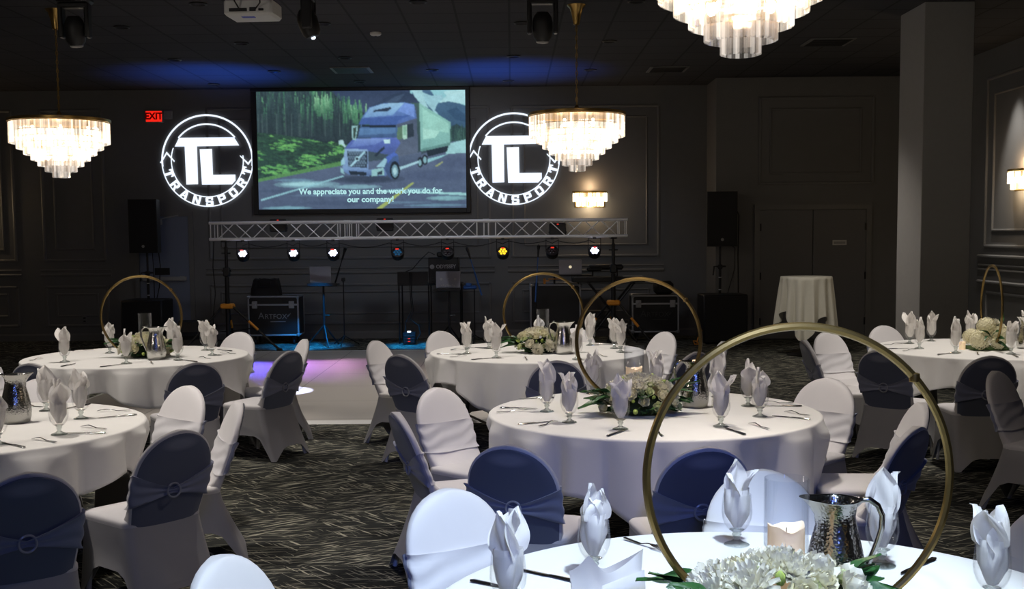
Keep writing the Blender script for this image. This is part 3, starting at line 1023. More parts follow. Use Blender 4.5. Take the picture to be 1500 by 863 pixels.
def logo(cx, cz, R, label):
    root = empty('projected_logo', (cx, YB, cz), 0, label, 'projected logo', 'projected logos on the back wall')
    yy = -.03

    def L(u, v, d=0):
        return (u * R, yy - d, v * R)

    def ringgeo(r0, r1, a0, a1, n=64):
        mb = MB()
        ri = [[L(r * cos(radians(a0 + (a1 - a0) * k / n)), r * sin(radians(a0 + (a1 - a0) * k / n))) for r in (r0, r1)] for k in range(n + 1)]
        mb.loops(ri, False)
        return mb
    o = ringgeo(.962, 1.0, -7, 187)
    o.v += []
    ringgeo_b = ringgeo(.975, 1.0, 187, 353)
    o.add(ringgeo_b.v, ringgeo_b.f)
    o.build('outer_ring', M['logo'], root, smooth=False, fix=False)
    i_ = ringgeo(.772, .805, 39, 141)
    b_ = ringgeo(.772, .795, 159, 368, 80)
    i_.add(b_.v, b_.f)
    i_.build('inner_ring', M['logo'], root, smooth=False, fix=False)
    n = lambda x, y: ((x - 405) / 357, (465 - y) / 357)
    for P_ in ([(190, 287), (618, 287), (656, 350), (328, 354), (328, 646), (236, 648), (232, 354), (155, 354)],
               [(348, 376), (444, 374), (446, 574), (620, 574), (620, 620), (592, 650), (358, 650)]):
        MB().poly([L(*n(x, y)) for x, y in P_]).build('monogram_letter', M['logo'], root, smooth=False, fix=False)
    for P_ in ([(36, 478), (92, 392), (152, 464), (148, 474), (92, 412), (48, 482)], [(660, 424), (722, 482), (764, 430), (768, 442), (722, 502), (660, 434)]):
        MB().poly([L(*n(x, y), .002) for x, y in P_]).build('arrowhead', M['logo'], root, smooth=False, fix=False)
    le = MB()
    word = 'TRANSPORT'
    for k, ch in enumerate(word):
        a = 198 + (345 - 198) * k / (len(word) - 1)
        rot = radians(a - 270)
        cxl, czl = .885 * cos(radians(a)), .885 * sin(radians(a))
        for q_, shape in enumerate(BLOCK[ch]):
            pts = []
            for x, y in shape:
                x, y = x * .172, y * .188
                pts.append(L(cxl + x * cos(rot) - y * sin(rot), czl + x * sin(rot) + y * cos(rot), q_ * .0004))
            le.poly(pts)
    le.build('lettering', M['logo'], root, smooth=False, fix=False)


logo(-5.18, 3.075, .785, 'white circular lettered logo projected on the wall between exit sign and screen')
logo(0.06, 3.06, .785, 'white circular lettered logo projected on the wall partly behind the hanging chandelier')
#@@PART3

# ================================================================== CHANDELIERS
TIER_R = [.52, .445, .372, .301, .231, .159, .084]
ZB = 0.645                                   # height of the crystal body


def prism_geo(mb, ang, r, z0, z1, pr=.0125):
    cx, cy = r * cos(ang), r * sin(ang)
    pts = [(cx + pr * cos(ang + a), cy + pr * sin(ang + a)) for a in (0, 2.25, 4.03)]
    vs = [(x, y, z0 + (.006 if k == 0 else 0)) for k, (x, y) in enumerate(pts)] + [(x, y, z1) for x, y in pts]
    mb.add(vs, [(0, 2, 1), (3, 4, 5), (0, 1, 4, 3), (1, 2, 5, 4), (2, 0, 3, 5)])


def make_chandelier(loc, label, detailed, power):
    # origin at the bottom of the body
    root = empty('crystal_chandelier', loc, 0, label, 'chandelier', 'crystal chandeliers')
    x0, y0, z0 = loc
    top = MB()
    top.lathe([(0.0, ZB + .02), (.30, ZB + .02), (.53, ZB - .0), (.545, ZB - .005), (.545, ZB - .035), (.53, ZB - .04), (.30, ZB - .005), (0, ZB - .005)], 64)
    top.build('top_plate', M['brass'], root)
    for i, r in enumerate(TIER_R):
        zb = .062 * (6 - i) + .02 * (i == 0) * 0
        zb = zb if i else .062 * 6
        zt = min(zb + (.20 if i < 5 else .17), ZB - .045)
        if i == 0:
            zt = ZB - .045
        n = max(14, int(2 * pi * r / .0215))
        ringb = MB()
        ringb.lathe([(r - .004, zt), (r + .012, zt), (r + .012, zt + .012), (r - .004, zt + .012), (r - .004, zt)], 48)
        mat = M['crystal_hi'] if i < 5 else M['crystal']
        if detailed and i >= 5:
            tier = ringb.build('crystal_tier', M['brass'], root)
            pmesh = None
            for k in range(n):
                a = 2 * pi * k / n
                if pmesh is None:
                    mb = MB()
                    prism_geo(mb, 0, 0, zb, zt)
                    pmesh = mb.build('crystal_prism', mat, tier, smooth=False)
                    pmesh.location = (r, 0, 0)
                else:
                    c = pmesh.copy()
                    COL.objects.link(c)
                    c.location = (r * cos(a), r * sin(a), 0)
                    c.rotation_euler = (0, 0, a)
        else:
            mb = MB()
            for k in range(n):
                prism_geo(mb, 2 * pi * k / n, r, zb, zt)
            tier = mb.build('crystal_tier', mat, root, smooth=False)
            tag(tier, kind='stuff')
            ringb.build('tier_hoop', M['brass'], tier)
    # lit bulbs among the crystals
    for k in range(16):
        a = 2 * pi * k / 16
        r = .40 if k % 2 else .24
        zb = .46 if k % 2 else .38
        b = MB()
        b.lathe([(0.0, 0), (.014, .004), (.022, .03), (.018, .06), (.012, .085), (.0, .09)], 10, (r * cos(a), r * sin(a), zb))
        b.build('bulb', M['bulb'], root)
    b = MB()
    for zz in (.20, .30, .40):
        b.lathe([(0.0, 0), (.016, .004), (.026, .03), (.020, .06), (.0, .07)], 10, (.05, 0, zz))
    b.build('bulb', M['bulb'], root)
    zc = ZC - z0
    st = MB()
    st.lathe([(0, ZB), (.035, ZB + .01), (.03, ZB + .05), (.012, ZB + .09), (0, ZB + .09)], 16)
    st.build('finial', M['brass'], root)
    ch = MB()
    zz = ZB + .07
    k = 0
    while zz < zc - .20:
        pts = [(.011 * cos(t) if k % 2 else 0, 0 if k % 2 else .011 * cos(t), zz + .028 + .03 * sin(t)) for t in [2 * pi * q / 10 for q in range(10)]]
        ch.tube(pts, .0042, 5, closed=True)
        zz += .048
        k += 1
    ch.tube([(.006 * sin(t * 1.7), .006 * cos(t * 1.9), ZB + .08 + (zc - .2 - ZB - .08) * t / 30) for t in range(31)], .004, 5)
    ch.build('chain', M['brass'], root)
    cn = MB()
    cn.lathe([(.02, zc - .22), (.035, zc - .21), (.05, zc - .12), (.075, zc - .035), (.10, zc - .012), (.105, zc)], 24)
    cn.build('canopy', M['brass'], root)
    lp = lamp('chandelier_lamp', 'POINT', (x0, y0, z0 + .26), (1.0, 0.90, 0.78), power * 2.2, size=.06)
    return root


make_chandelier((1.08, 5.5, 2.585), 'large crystal chandelier cut off by the top picture edge, nearest of three', True, 60)
make_chandelier((-5.0, 13.0, 2.44), 'crystal chandelier hanging alone on the side of the exit sign', False, 22)
make_chandelier((0.74, 13.0, 2.46), 'crystal chandelier hanging in front of the projected logo and wall sconce', False, 22)


# ================================================================== SCONCES
def make_sconce(loc, rz, label):
    root = empty('wall_sconce', loc, rz, label, 'wall lamp', 'crystal wall sconces')
    pl = MB()
    pl.rbox(-.26, .26, -.012, 0, -.02, .26, .006)
    n = 20
    out = [(.30 * cos(pi + pi * k / n), .17 * sin(pi + pi * k / n)) for k in range(n + 1)]
    pl.prism(out, lambda u, v, d: (u, v, d), .235, .262)
    pl.build('bracket', M['brass'], root)
    for r, ry, z0, z1, mt in ((.285, .16, .08, .225, 'crystal_sconce'), (.23, .125, .0, .16, 'crystal_sconce')):
        mb = MB()
        m = int(pi * r / .018)
        for k in range(m + 1):
            a = pi + pi * k / m
            cx, cy = r * cos(a), ry * sin(a)
            pts = [(cx + .010 * cos(a + q), cy + .010 * sin(a + q)) for q in (0, 2.2, 4.1)]
            mb.add([(x, y, z0) for x, y in pts] + [(x, y, z1) for x, y in pts], [(0, 2, 1), (3, 4, 5), (0, 1, 4, 3), (1, 2, 5, 4), (2, 0, 3, 5)])
        t = mb.build('crystal_tier', M[mt], root, smooth=False)
        tag(t, kind='stuff')
    for x in (-.14, 0, .14):
        MB().lathe([(0, 0), (.014, .004), (.022, .03), (.016, .065), (0, .08)], 10, (x, -.07, .09)).build('bulb', M['bulb'], root)
    p = Vector(loc) + Matrix.Rotation(rz, 3, 'Z') @ Vector((0, -.19, .17))
    q = Vector(loc) + Matrix.Rotation(rz, 3, 'Z') @ Vector((0, -.13, .34))
    lamp('sconce_lamp', 'POINT', tuple(p - Vector((0, 0, .20))), (1.0, 0.72, 0.42), 6, size=.04)
    lamp('sconce_lamp', 'POINT', tuple(q), (1.0, 0.66, 0.36), 4, size=.03)
    return root


make_sconce((1.355, YB, 2.24), 0, 'lit crystal wall sconce on the back wall above the truss')
make_sconce((XR, 15.25, 2.30), -pi / 2, 'lit crystal wall sconce on the side wall at the picture edge')
make_sconce((-9.45, YB, 2.24), 0, 'lit crystal wall sconce on the back wall outside the left edge')

# ================================================================== CEILING FITTINGS
cans = [(-4.62, 14.06), (-3.48, 15.3), (-4.74, 16.64), (-4.86, 19.3), (-3.35, 12.73), (-2.32, 16.59), (-3.58, 17.87), (-1.18, 17.88), (-2.44, 19.12),
        (0.06, 16.6), (1.31, 15.4), (1.24, 18.03), (-0.02, 19.2), (1.38, 12.8), (0.15, 14.03), (-2.21, 13.96), (-0.98, 12.73)]
proto = None
for x, y in cans:
    if proto is None:
        proto = MB().lathe([(.098, 0), (.098, -.012), (.080, -.016), (.068, -.004), (.06, .0), (0, .0)], 24).build('recessed_downlight', M['black'])
        o = proto
    else:
        o = proto.copy()
        COL.objects.link(o)
    o.location = (x, y, ZC - .0005)
    tag(o, 'small dark recessed downlight set flush in the ceiling tiles', 'ceiling light', 'recessed downlights in the dark ceiling')
proto = None
for (x, y), lb in zip(((-2.39, 17.8), (2.42, 18.03), (4.22, 15.61)), ('louvred ceiling vent in front of the projection screen', 'louvred ceiling vent near the back wall corner, beyond the large chandelier',
                                                                      'louvred ceiling vent between the large chandelier and the square column')):
    if proto is None:
        proto = MB().rbox(-.30, .30, -.30, .30, -.015, 0, .005).build('ceiling_vent', M['trimp'], smooth=False)
        o = proto
        lv = MB()
        for k in range(7):
            z = -.24 + k * .08
            lv.box(-.25, .25, z - .026, z + .026, -.020, -.014)
        lv.build('louvre', M['black'], proto, smooth=False)
    else:
        o = copy_tree(proto)
    o.location = (x, y, ZC - .0005)
    tag(o, lb, 'vent', 'ceiling vents')
tag(MB().lathe([(.07, 0), (.07, -.02), (.055, -.035), (.02, -.042), (0, -.042)], 20, (-1.66, 14.63, ZC)).build('smoke_detector', M['white']),
    'small white round smoke detector on the ceiling before the screen', 'smoke detector')
MB().lathe([(.016, -.043), (.010, -.05), (0, -.05)], 8, (-1.66, 14.63, ZC)).build('indicator', M['ledoff'], bpy.data.objects['smoke_detector'])


def moving_head(loc, rz, tilt, label, led):
    # hung upside down; loc is the point on the ceiling pole; z drop fixed
    x, y, z = loc
    root = empty('moving_head_light', loc, rz, label, 'stage light', 'moving head lights under the ceiling')
    MB().rod((0, 0, .16), (0, 0, ZC - z), .02, 10).build('drop_pole', M['blackm'], root)
    MB().rbox(-.15, .15, -.12, .12, .02, .17, .02).build('base', M['black'], root)
    yk = MB()
    yk.rbox(-.145, -.10, -.05, .05, -.30, .0, .012).rbox(.10, .145, -.05, .05, -.30, .0, .012).rbox(-.145, .145, -.05, .05, -.03, .02, .012)
    yk.build('yoke', M['black'], root)
    R = Matrix.Translation((0, 0, -.24)) @ Matrix.Rotation(tilt, 4, 'X')
    hd = MB()
    hd.lathe([(0, -.13), (.06, -.125), (.085, -.09), (.095, -.02), (.095, .05), (.08, .10), (.05, .14), (0, .145)], 20)
    hd.v = [tuple(R @ Vector(v)) for v in hd.v]
    h = hd.build('head', M['black'], root)
    ln = MB()
    lr = .35 if led is M['leddot'] else 1
    ln.lathe([(.06 * lr, -.126), (.058 * lr, -.14), (.045 * lr, -.145), (.0, -.150)], 18)
    ln.v = [tuple(R @ Vector(v)) for v in ln.v]
    ln.build('lens', led, h)
    return root


moving_head((-4.05, 11.0, 3.93), 0, radians(12), 'black moving head light under the ceiling beside the lone chandelier', M['grey'])
moving_head((-1.87, 11.0, 3.98), pi / 2, radians(-18), 'black moving head light seen side on beside the projector', M['leddot'])
moving_head((0.31, 11.0, 3.93), 0, radians(10), 'black moving head light left of the brass chain above the screen edge', M['grey'])
pj = empty('ceiling_projector', (-1.98, 9.2, 3.46), radians(-4), 'white projector hanging from the ceiling, cables at its back', 'projector')
MB().rbox(-.205, .175, -.15, .15, 0.0, .13, .02).build('housing', M['white'], pj)
MB().rbox(-.16, -.02, -.157, -.148, .03, .055, .003).rbox(.0, .05, -.157, -.148, .03, .06, .003).rbox(.07, .11, -.157, -.148, .032, .05, .003).build('port', M['black'], pj)
MB().box(-.08, .02, -.10, -.05, -.003, .001).build('label', M['blued'], pj, smooth=False)
MB().rod((0, 0, .13), (0, 0, ZC - 3.46), .025, 12).build('drop_pole', M['white'], pj)
MB().tube([(-.08, -.155, .05), (-.10, -.20, .10), (-.12, -.16, .25), (-.05, -.03, .5), (-.02, -.03, .8)], .006, 6).tube([(.05, -.155, .05), (.10, -.21, .08), (.09, -.18, .2), (.04, -.03, .5), (.03, -.02, .8)], .006, 6).build('cable', M['rubber'], pj)
MB().lathe([(.045, 0), (.045, .03), (.03, .035), (0, .02)], 16).build('lens', M['ledoff'], pj).matrix_local = Matrix.Translation((.05, .15, .065)) @ Matrix.Rotation(-pi / 2, 4, 'X')

# ================================================================== TRUSS
TX0, TX1, TY = -4.64, 1.79, 18.0
tr = empty('lighting_truss', (0, 0, 0), 0, 'long silver box truss spanning the stage under the screen', 'truss')
S3 = [(-4.64, -2.535), (-2.505, -0.40), (-0.37, 1.79)]
hh = .125
for xa, xb in S3:
    sec = MB()
    for dy in (-hh, hh):
        for dz in (-hh, hh):
            sec.rod((xa, TY + dy, 1.86 + dz), (xb, TY + dy, 1.86 + dz), .025, 10)
    so = sec.build('truss_section', M['alu'], tr)
    br = MB()
    for xe in (xa + .02, xa + .13, xb - .13, xb - .02):
        for dy in (-hh, hh):
            br.rod((xe, TY + dy, 1.86 - hh), (xe, TY + dy, 1.86 + hh), .009, 6)
        for dz in (-hh, hh):
            br.rod((xe, TY - hh, 1.86 + dz), (xe, TY + hh, 1.86 + dz), .009, 6)
    n = 7
    w = (xb - xa - .26) / n
    for k in range(n):
        x = xa + .13 + k * w
        up = k % 2 == 0
        for dy, fl in ((-hh, up), (hh, not up)):
            br.rod((x, TY + dy, 1.86 + (-hh if fl else hh)), (x + w, TY + dy, 1.86 + (hh if fl else -hh)), .009, 6)
        for dz, fl in ((-hh, up), (hh, not up)):
            br.rod((x, TY + (-hh if fl else hh), 1.86 + dz), (x + w, TY + (hh if fl else -hh), 1.86 + dz), .009, 6)
    br.build('brace', M['alu'], so)
for x in (-2.52, -0.385):
    for dy in (-hh, hh):
        for dz in (-hh, hh):
            MB().rod((x - .05, TY + dy, 1.86 + dz), (x + .05, TY + dy, 1.86 + dz), .030, 10).build('coupler', M['alu'], tr)


def crank_stand(x, y, label, feet):
    root = empty('truss_stand', (x, y, 0), 0, label, 'truss stand', 'stands carrying the truss')
    MB().rod((0, 0, .10), (0, 0, 1.15), .036, 12).rod((0, 0, 1.15), (0, 0, 1.62), .026, 12).rod((0, 0, 1.62), (0, 0, 1.72), .016, 8).build('mast', M['blackm'], root)
    MB().rbox(-.05, .05, -.05, .05, 1.16, 1.30, .015).rod((-.07, 0, 1.25), (.07, 0, 1.25), .014).rod((-.07, 0, 1.52), (.07, 0, 1.52), .012).build('winch', M['black'], root)
    MB().rbox(-.10, .10, -.09, .09, .66, .74, .02).build('hub', M['orange'], root)
    MB().rbox(-.05, .05, -.14, .14, 1.69, 1.74, .01).build('truss_clamp', M['blackm'], root)
    for (fx, fy) in feet:
        a = Vector((fx * .08 / hypot(fx, fy), fy * .08 / hypot(fx, fy), .70))
        b = Vector((fx, fy, .03))
        lg = MB().rod(a, b, .019, 8).build('leg', M['blackm'], root)
        MB().rod(a.lerp(b, .35), a.lerp(b, .55), .0215, 8).build('leg_sleeve', M['orange'], lg)
        MB().rod(a.lerp(b, .5), (0, 0, .30), .009, 6).build('leg_strut', M['blackm'], lg)
        MB().rbox(fx - .04, fx + .04, fy - .04, fy + .04, 0, .05, .01).build('foot', M['rubber'], lg)
    return root


crank_stand(-4.42, 18.0, 'black truss stand with orange hub beneath the left truss end', [(.83, -.2), (-.62, -.35), (-.1, .8)])
crank_stand(1.58, 18.0, 'black truss stand with orange hub beneath the right truss end', [(.62, -.25), (-.66, -.3), (.0, .8)])


def par(x, label, led, rot=0.0):
    root = empty('par_light', (x, TY - hh, 1.50), 0, label, 'stage light', 'par lights hanging from the truss')
    bk = MB()
    bk.tube([(-.095, 0, -.0), (-.095, 0, .20), (.095, 0, .20), (.095, 0, -.0)], .008, 6)
    bk.rbox(-.025, .025, -.03, .03, .19, .215, .006)
    bk.build('yoke', M['blackm'], root)
    R = Matrix.Rotation(radians(-38 + rot), 4, 'X')
    bd = MB()
    bd.lathe([(0, .11), (.06, .105), (.092, .07), (.098, .0), (.094, -.03), (.080, -.032), (.078, -.018), (0, -.018)], 22)
    # axis: front face towards -y and down
    T = R @ Matrix.Rotation(-pi / 2, 4, 'X')
    bd.v = [tuple(T @ Vector(v)) for v in bd.v]
    body = bd.build('housing', M['black'], root)
    ld = MB()
    for k in range(7):
        a, r = 2 * pi * k / 6, (.046 if k < 6 else 0)
        ld.lathe([(.020, -.019), (.018, -.028), (.009, -.034), (0, -.035)], 10, (r * cos(a), r * sin(a), 0))
    ld.v = [tuple(T @ Vector(v)) for v in ld.v]
    ld.build('led_cluster', led, body)
    MB().rbox(-.025, .025, -.095, -.080, .055, .075, .003).build('indicator', M['ledred'], root)
    return root


for x, lb, led in ((-4.13, 'par light glowing blue white, outermost by the orange-hubbed left stand', 'ledw'), (-3.35, 'par light glowing violet white between the blue one and the microphone', 'ledw'),
                   (-2.74, 'par light glowing white above the laptop on the tall stand', 'ledw'), (-1.75, 'par light with dim blue face left of the black desk rack', 'leddim'),
                   (-0.98, 'unlit par light above the black rack with lettering', 'ledoff'), (-0.13, 'par light glowing yellow under the truss', 'ledy'),
                   (0.63, 'unlit par light between the yellow one and the last white one', 'ledoff'), (1.28, 'par light glowing white at the right end of the truss', 'ledw')):
    par(x, lb, M[led])
for x, z, lb in ((-3.60, 1.90, 'small black box light lying in the truss near its left end'), (-1.95, 1.90, 'small black box light lying in the truss below the screen caption'),
                 (0.72, 1.80, 'small black box light in the truss left of the sconce')):
    t = empty('box_light', (x, TY + .02, z), 0, lb, 'stage light', 'box lights inside the truss')
    MB().rbox(-.13, .13, -.06, .06, -.06, .14, .015).build('housing', M['black'], t)
    MB().rbox(-.015, .015, -.064, -.058, .115, .13, .003).build('indicator', M['ledred'], t)
    MB().rod((-.14, 0, .0), (.14, 0, 0), .012, 8).build('pivot', M['blackm'], t)

cab = MB()
pts = []
for a, b, s in ((-4.13, -3.35, .10), (-3.35, -2.74, .09), (-2.74, -1.75, .12), (-1.75, -0.98, .10), (-0.98, -0.13, .11), (-0.13, .63, .08), (.63, 1.28, .08)):
    for k in range(9):
        t = k / 8
        pts.append((a + (b - a) * t, TY - hh - .033 - .0 * t, 1.70 - s * sin(pi * t) * .9 - (.07 if k in (0, 8) else 0)))
cab.tube(pts, .007, 6)
tag(cab.build('power_cable', M['rubber']), 'black cable looping along the underside of the truss', 'cable')
cab = MB().tube([(-4.60, 17.98, 1.70), (-4.62, 17.96, 1.3), (-4.59, 17.95, .9), (-4.64, 17.95, .5), (-4.60, 17.93, .1), (-4.5, 17.9, .012)], .008, 6)
tag(cab.build('power_cable', M['rubber']), 'black cable dropping from the truss beside the left stand', 'cable')


# ================================================================== LOUDSPEAKERS
def speaker_set(x, y, xs0, xs1, zs, xt0, xt1, zt0, zt1, side):
    sub = empty('subwoofer', ((xs0 + xs1) / 2, y, 0), 0, 'black subwoofer on the floor, a speaker pole on top, %s' % side, 'loudspeaker', 'subwoofers beside the stage')
    w = (xs1 - xs0) / 2
    MB().rbox(-w, w, -.02, .62, 0.03, zs, .015).build('cabinet', M['black'], sub)
    MB().rbox(-w + .02, w - .02, -.035, -.018, .06, zs - .03, .006).build('grille', M['grille'], sub)
    for sx in (-1, 1):
        MB().rbox(sx * (w - .08) - .03, sx * (w - .08) + .03, .05, .11, 0, .035, .006).build('foot', M['rubber'], sub)
        MB().rbox(sx * (w - .08) - .03, sx * (w - .08) + .03, .5, .56, 0, .035, .006).build('foot', M['rubber'], sub)
    xc = (xt0 + xt1) / 2
    st = empty('speaker_pole', (xc, y + .28, zs), 0, 'black pole joining speaker and subwoofer, %s' % side, 'pole', 'speaker poles')
    MB().rod((0, 0, 0), (0, 0, .42), .021, 12).rod((0, 0, .42), (0, 0, zt0 - zs + .06), .017, 12).build('tube', M['blackm'], st)
    cl = MB().rbox(-.035, .035, -.035, .035, .40, .47, .01)
    cl.build('collar', M['black'], st)
    MB().tube([(-.03, -.02, .44), (-.10, -.03, .44), (-.115, -.03, .30)], .014, 8).rod((.03, 0, .44), (.09, 0, .44), .013).build('locking_handle', M['black'], st)
    MB().rod((0, 0, .06), (0, 0, .075), .0225, 12).rod((0, 0, .26), (0, 0, .27), .0225, 12).build('band', M['alu'], st)
    sp = empty('loudspeaker', (xc, y + .1, zt0), 0, 'black loudspeaker box on a pole, %s' % side, 'loudspeaker', 'loudspeakers on poles')
    w = (xt1 - xt0) / 2
    h = zt1 - zt0
    cb = MB()
    cb.prism([(-w, 0), (w, 0), (w * .72, .40), (-w * .72, .40)], lambda u, v, d: (u, v, d), 0, h)
    cb.build('cabinet', M['black'], sp, smooth=False)
    g = MB().rbox(-w + .012, w - .012, -.018, .002, .015, h - .015, .006).build('grille', M['grille'], sp)
    MB().lathe([(.024, 0), (.024, .004), (.018, .006), (0, .006)], 18).build('badge', M['grey'], g).matrix_local = Matrix.Translation((.0, -.018, .11)) @ Matrix.Rotation(pi / 2, 4, 'X')
    return sp


speaker_set(0, 19.0, -6.42, -5.74, .75, -6.28, -5.81, 1.52, 2.40, 'standing before the blue grey door')
tag(MB().tube([(-5.93, 19.46, 1.75), (-5.90, 19.50, 1.3), (-5.92, 19.48, .95), (-5.95, 19.42, .76)], .008, 6).tube([(-6.02, 19.46, 1.7), (-6.02, 19.52, 1.2), (-6.0, 19.45, .76)], .007, 6).build('speaker_cable', M['rubber']),
    'pair of black cables hanging behind the loudspeaker at the blue grey door', 'cable')
speaker_set(0, 18.35, 3.04, 3.74, .79, 3.11, 3.59, 1.55, 2.42, 'standing beside the double door')
tag(MB().tube([(3.56, 18.80, 2.12), (3.64, 18.82, 2.15), (3.68, 18.8, 2.05), (3.67, 18.8, 1.4), (3.67, 18.75, .80)], .010, 6).tube([(3.5, 18.75, 1.6), (3.62, 18.8, 1.52), (3.62, 18.8, 1.2), (3.50, 18.75, .80)], .006, 6).build('speaker_cable', M['rubber']),
    'black cables looping down beside the loudspeaker at the double door', 'cable')
wg = empty('stage_monitor', (-5.28, 19.2, 0), radians(8), 'low black wedge on the floor right of the subwoofer by the door', 'loudspeaker')
MB().prism([(-.25, 0), (.2, 0), (.25, .18), (.05, .40), (-.16, .38)], lambda u, v, d: (d, u, v), -.24, .24).build('cabinet', M['black'], wg, smooth=False)
MB().prism([(.215, .04), (.245, .16), (.07, .375), (.05, .36)], lambda u, v, d: (d, -u, v), -.22, .22).build('grille', M['grille'], wg, smooth=False)


# ================================================================== FLIGHT CASES
def flight_case(x0, x1, y0, y1, z0, z1, label, txt, tmat, lidz=.13, latch=True):
    root = empty('flight_case', ((x0 + x1) / 2, y0, 0), 0, label, 'flight case', 'black flight cases on the stage floor')
    w = (x1 - x0) / 2
    d = y1 - y0
    e = .028
    body = MB().rbox(-w + .006, w - .006, .006, d, z0, z1 - .006, .004).build('body', M['black'], root, smooth=False)
    ed = MB()
    for sx in (-1, 1):
        a, b = sorted((sx * w, sx * (w - e)))
        ed.rbox(a, b, 0, e, z0, z1, .006).rbox(a, b, d - e, d, z0, z1, .006)
        ed.rbox(a, b, 0, d, z1 - e, z1, .006).rbox(a, b, 0, d, z0, z0 + e, .006)
    for z in (z0, z1 - e):
        ed.rbox(-w, w, 0, e, z, z + e, .006).rbox(-w, w, d - e, d, z, z + e, .006)
    if lidz:
        ed.rbox(-w, w, -.002, e * .5, z1 - lidz - .03, z1 - lidz, .004)
    ed.build('edging', M['aluedge'], root)
    for sx in (-1, 1):
        if latch:
            MB().rbox(sx * w * .72 - .045, sx * w * .72 + .045, -.012, .004, z1 - lidz - .075, z1 - lidz + .045, .006).rbox(sx * w * .72 - .02, sx * w * .72 + .02, -.022, -.008, z1 - lidz - .03, z1 - lidz + .01, .004).build('latch', M['aluedge'], root)
        for yy in (.08, d - .08):
            cs = MB()
            cs.rbox(sx * (w - .1) - .03, sx * (w - .1) + .03, yy - .03, yy + .03, z0 - .02, z0, .004)
            if z0 > .06:
                cs.lathe([(0, -.012), (.036, -.012), (.04, -.006), (.04, .006), (.036, .012), (0, .012)], 16)
                k = len(cs.v) - 6 * 16
                Rm = Matrix.Translation((sx * (w - .1), yy, .04)) @ Matrix.Rotation(pi / 2, 4, 'Y')
                cs.v[k:] = [tuple(Rm @ Vector(v)) for v in cs.v[k:]]
                cs.rbox(sx * (w - .1) - .02, sx * (w - .1) + .02, yy - .012, yy + .012, .04, z0 - .01, .003)
            cs.build('caster', M['blackm'], root)
        for z in (z0 + .02, z1 - .02):
            MB().lathe([(0, -.03), (.02, -.026), (.03, -.01), (.032, .01), (.0, .03)], 10, (sx * (w - .018), .015, z)).build('ball_corner', M['aluedge'], root)
    if txt:
        t = MB()
        vs, fs = text_geo(txt[0], .15, .0)
        vs2, fs2 = text_geo(txt[1:], .115, .0, align='LEFT')
        zc = (z0 + z1) / 2 - .0
        t.add([(-.20 + x, -.0015 + .006, zc + y) for x, y, z in vs], fs)
        t.add([(-.145 + x, -.0015 + .006, zc - .012 + y) for x, y, z in vs2], fs2)
        t.add([(-.05, .0045, zc - .10), (.20, .0045, zc - .10), (.20, .0045, zc - .088), (-.05, .0045, zc - .088)], [(0, 1, 2, 3)])
        for q in range(3):
            t.add([(.22 + q * .02, .0045, zc - .03 + q * .01), (.29 - q * .0, .0045, zc + .04 + q * .008), (.235 + q * .02, .0045, zc + .015 + q * .01)], [(0, 1, 2)])
        t.build('lettering', tmat, body, smooth=False, fix=False)
    return root


flight_case(-4.34, -3.50, 19.0, 19.5, .14, .80, 'black flight case with grey lettering, a soft black bag on top', 'ARTFOX', M['greytext'])
flight_case(1.97, 2.75, 19.0, 19.5, .14, .76, 'black flight case with dim lettering right of the orange-hubbed stand', 'ARTFOX', M['dimtext'])
c3 = flight_case(0.30, 1.14, 19.05, 19.6, .14, .95, 'tall black flight case under the laptop with the glowing lid', None, None, lidz=0, latch=False)
bg = empty('soft_bag', (-4.07, 19.22, .80), 0, 'slumped black soft bag lying on the lettered flight case', 'bag')
b = MB()
b.grid(lambda u, v: ((.235 + .02 * sin(3 * v + 1)) * (cos(2 * pi * u) * abs(cos(2 * pi * u)) ** -.45 if abs(cos(2 * pi * u)) > 1e-6 else 0) * (1 - .10 * v) + .012 * sin(9 * u * 2 * pi) * v,
                     .14 * (sin(2 * pi * u) * abs(sin(2 * pi * u)) ** -.45 if abs(sin(2 * pi * u)) > 1e-6 else 0) * (1 - .35 * v ** 2),
                     .27 * v + (.018 * sin(7 * u * 2 * pi) if v > .5 else 0)), 40, 8, True)
b.loops([b.v[-40:], [(0.0 + x * .3, y * .3, .262) for x, y, z in b.v[-40:]], [(0, 0, .262)] * 40])
b.build('bag_body', M['bag'], bg, angle=180)
MB().tube([(-.10, -.10, .24), (-.08, -.15, .15), (.08, -.15, .15), (.10, -.10, .24)], .010, 6).build('strap', M['bag'], bg)
bg2 = empty('soft_bag', (2.52, 19.25, .76), 0, 'small black bag lying on the dim lettered flight case', 'bag')
MB().rbox(-.16, .16, -.12, .12, 0, .22, .05).build('bag_body', M['bag'], bg2)
MB().tube([(-.08, -.12, .16), (-.06, -.15, .08), (.06, -.15, .08), (.08, -.12, .16)], .010, 6).build('strap', M['bag'], bg2)


# ================================================================== STANDS, LAPTOPS, MICROPHONES
def tripod(mb, x, y, z, r, h, n=3, a0=.5, rad=.012):
    for k in range(n):
        a = a0 + 2 * pi * k / n
        mb.tube([(x, y, z + h), (x + r * .55 * cos(a), y + r * .55 * sin(a), z + h * .42), (x + r * cos(a), y + r * sin(a), z + .012)], rad, 6)


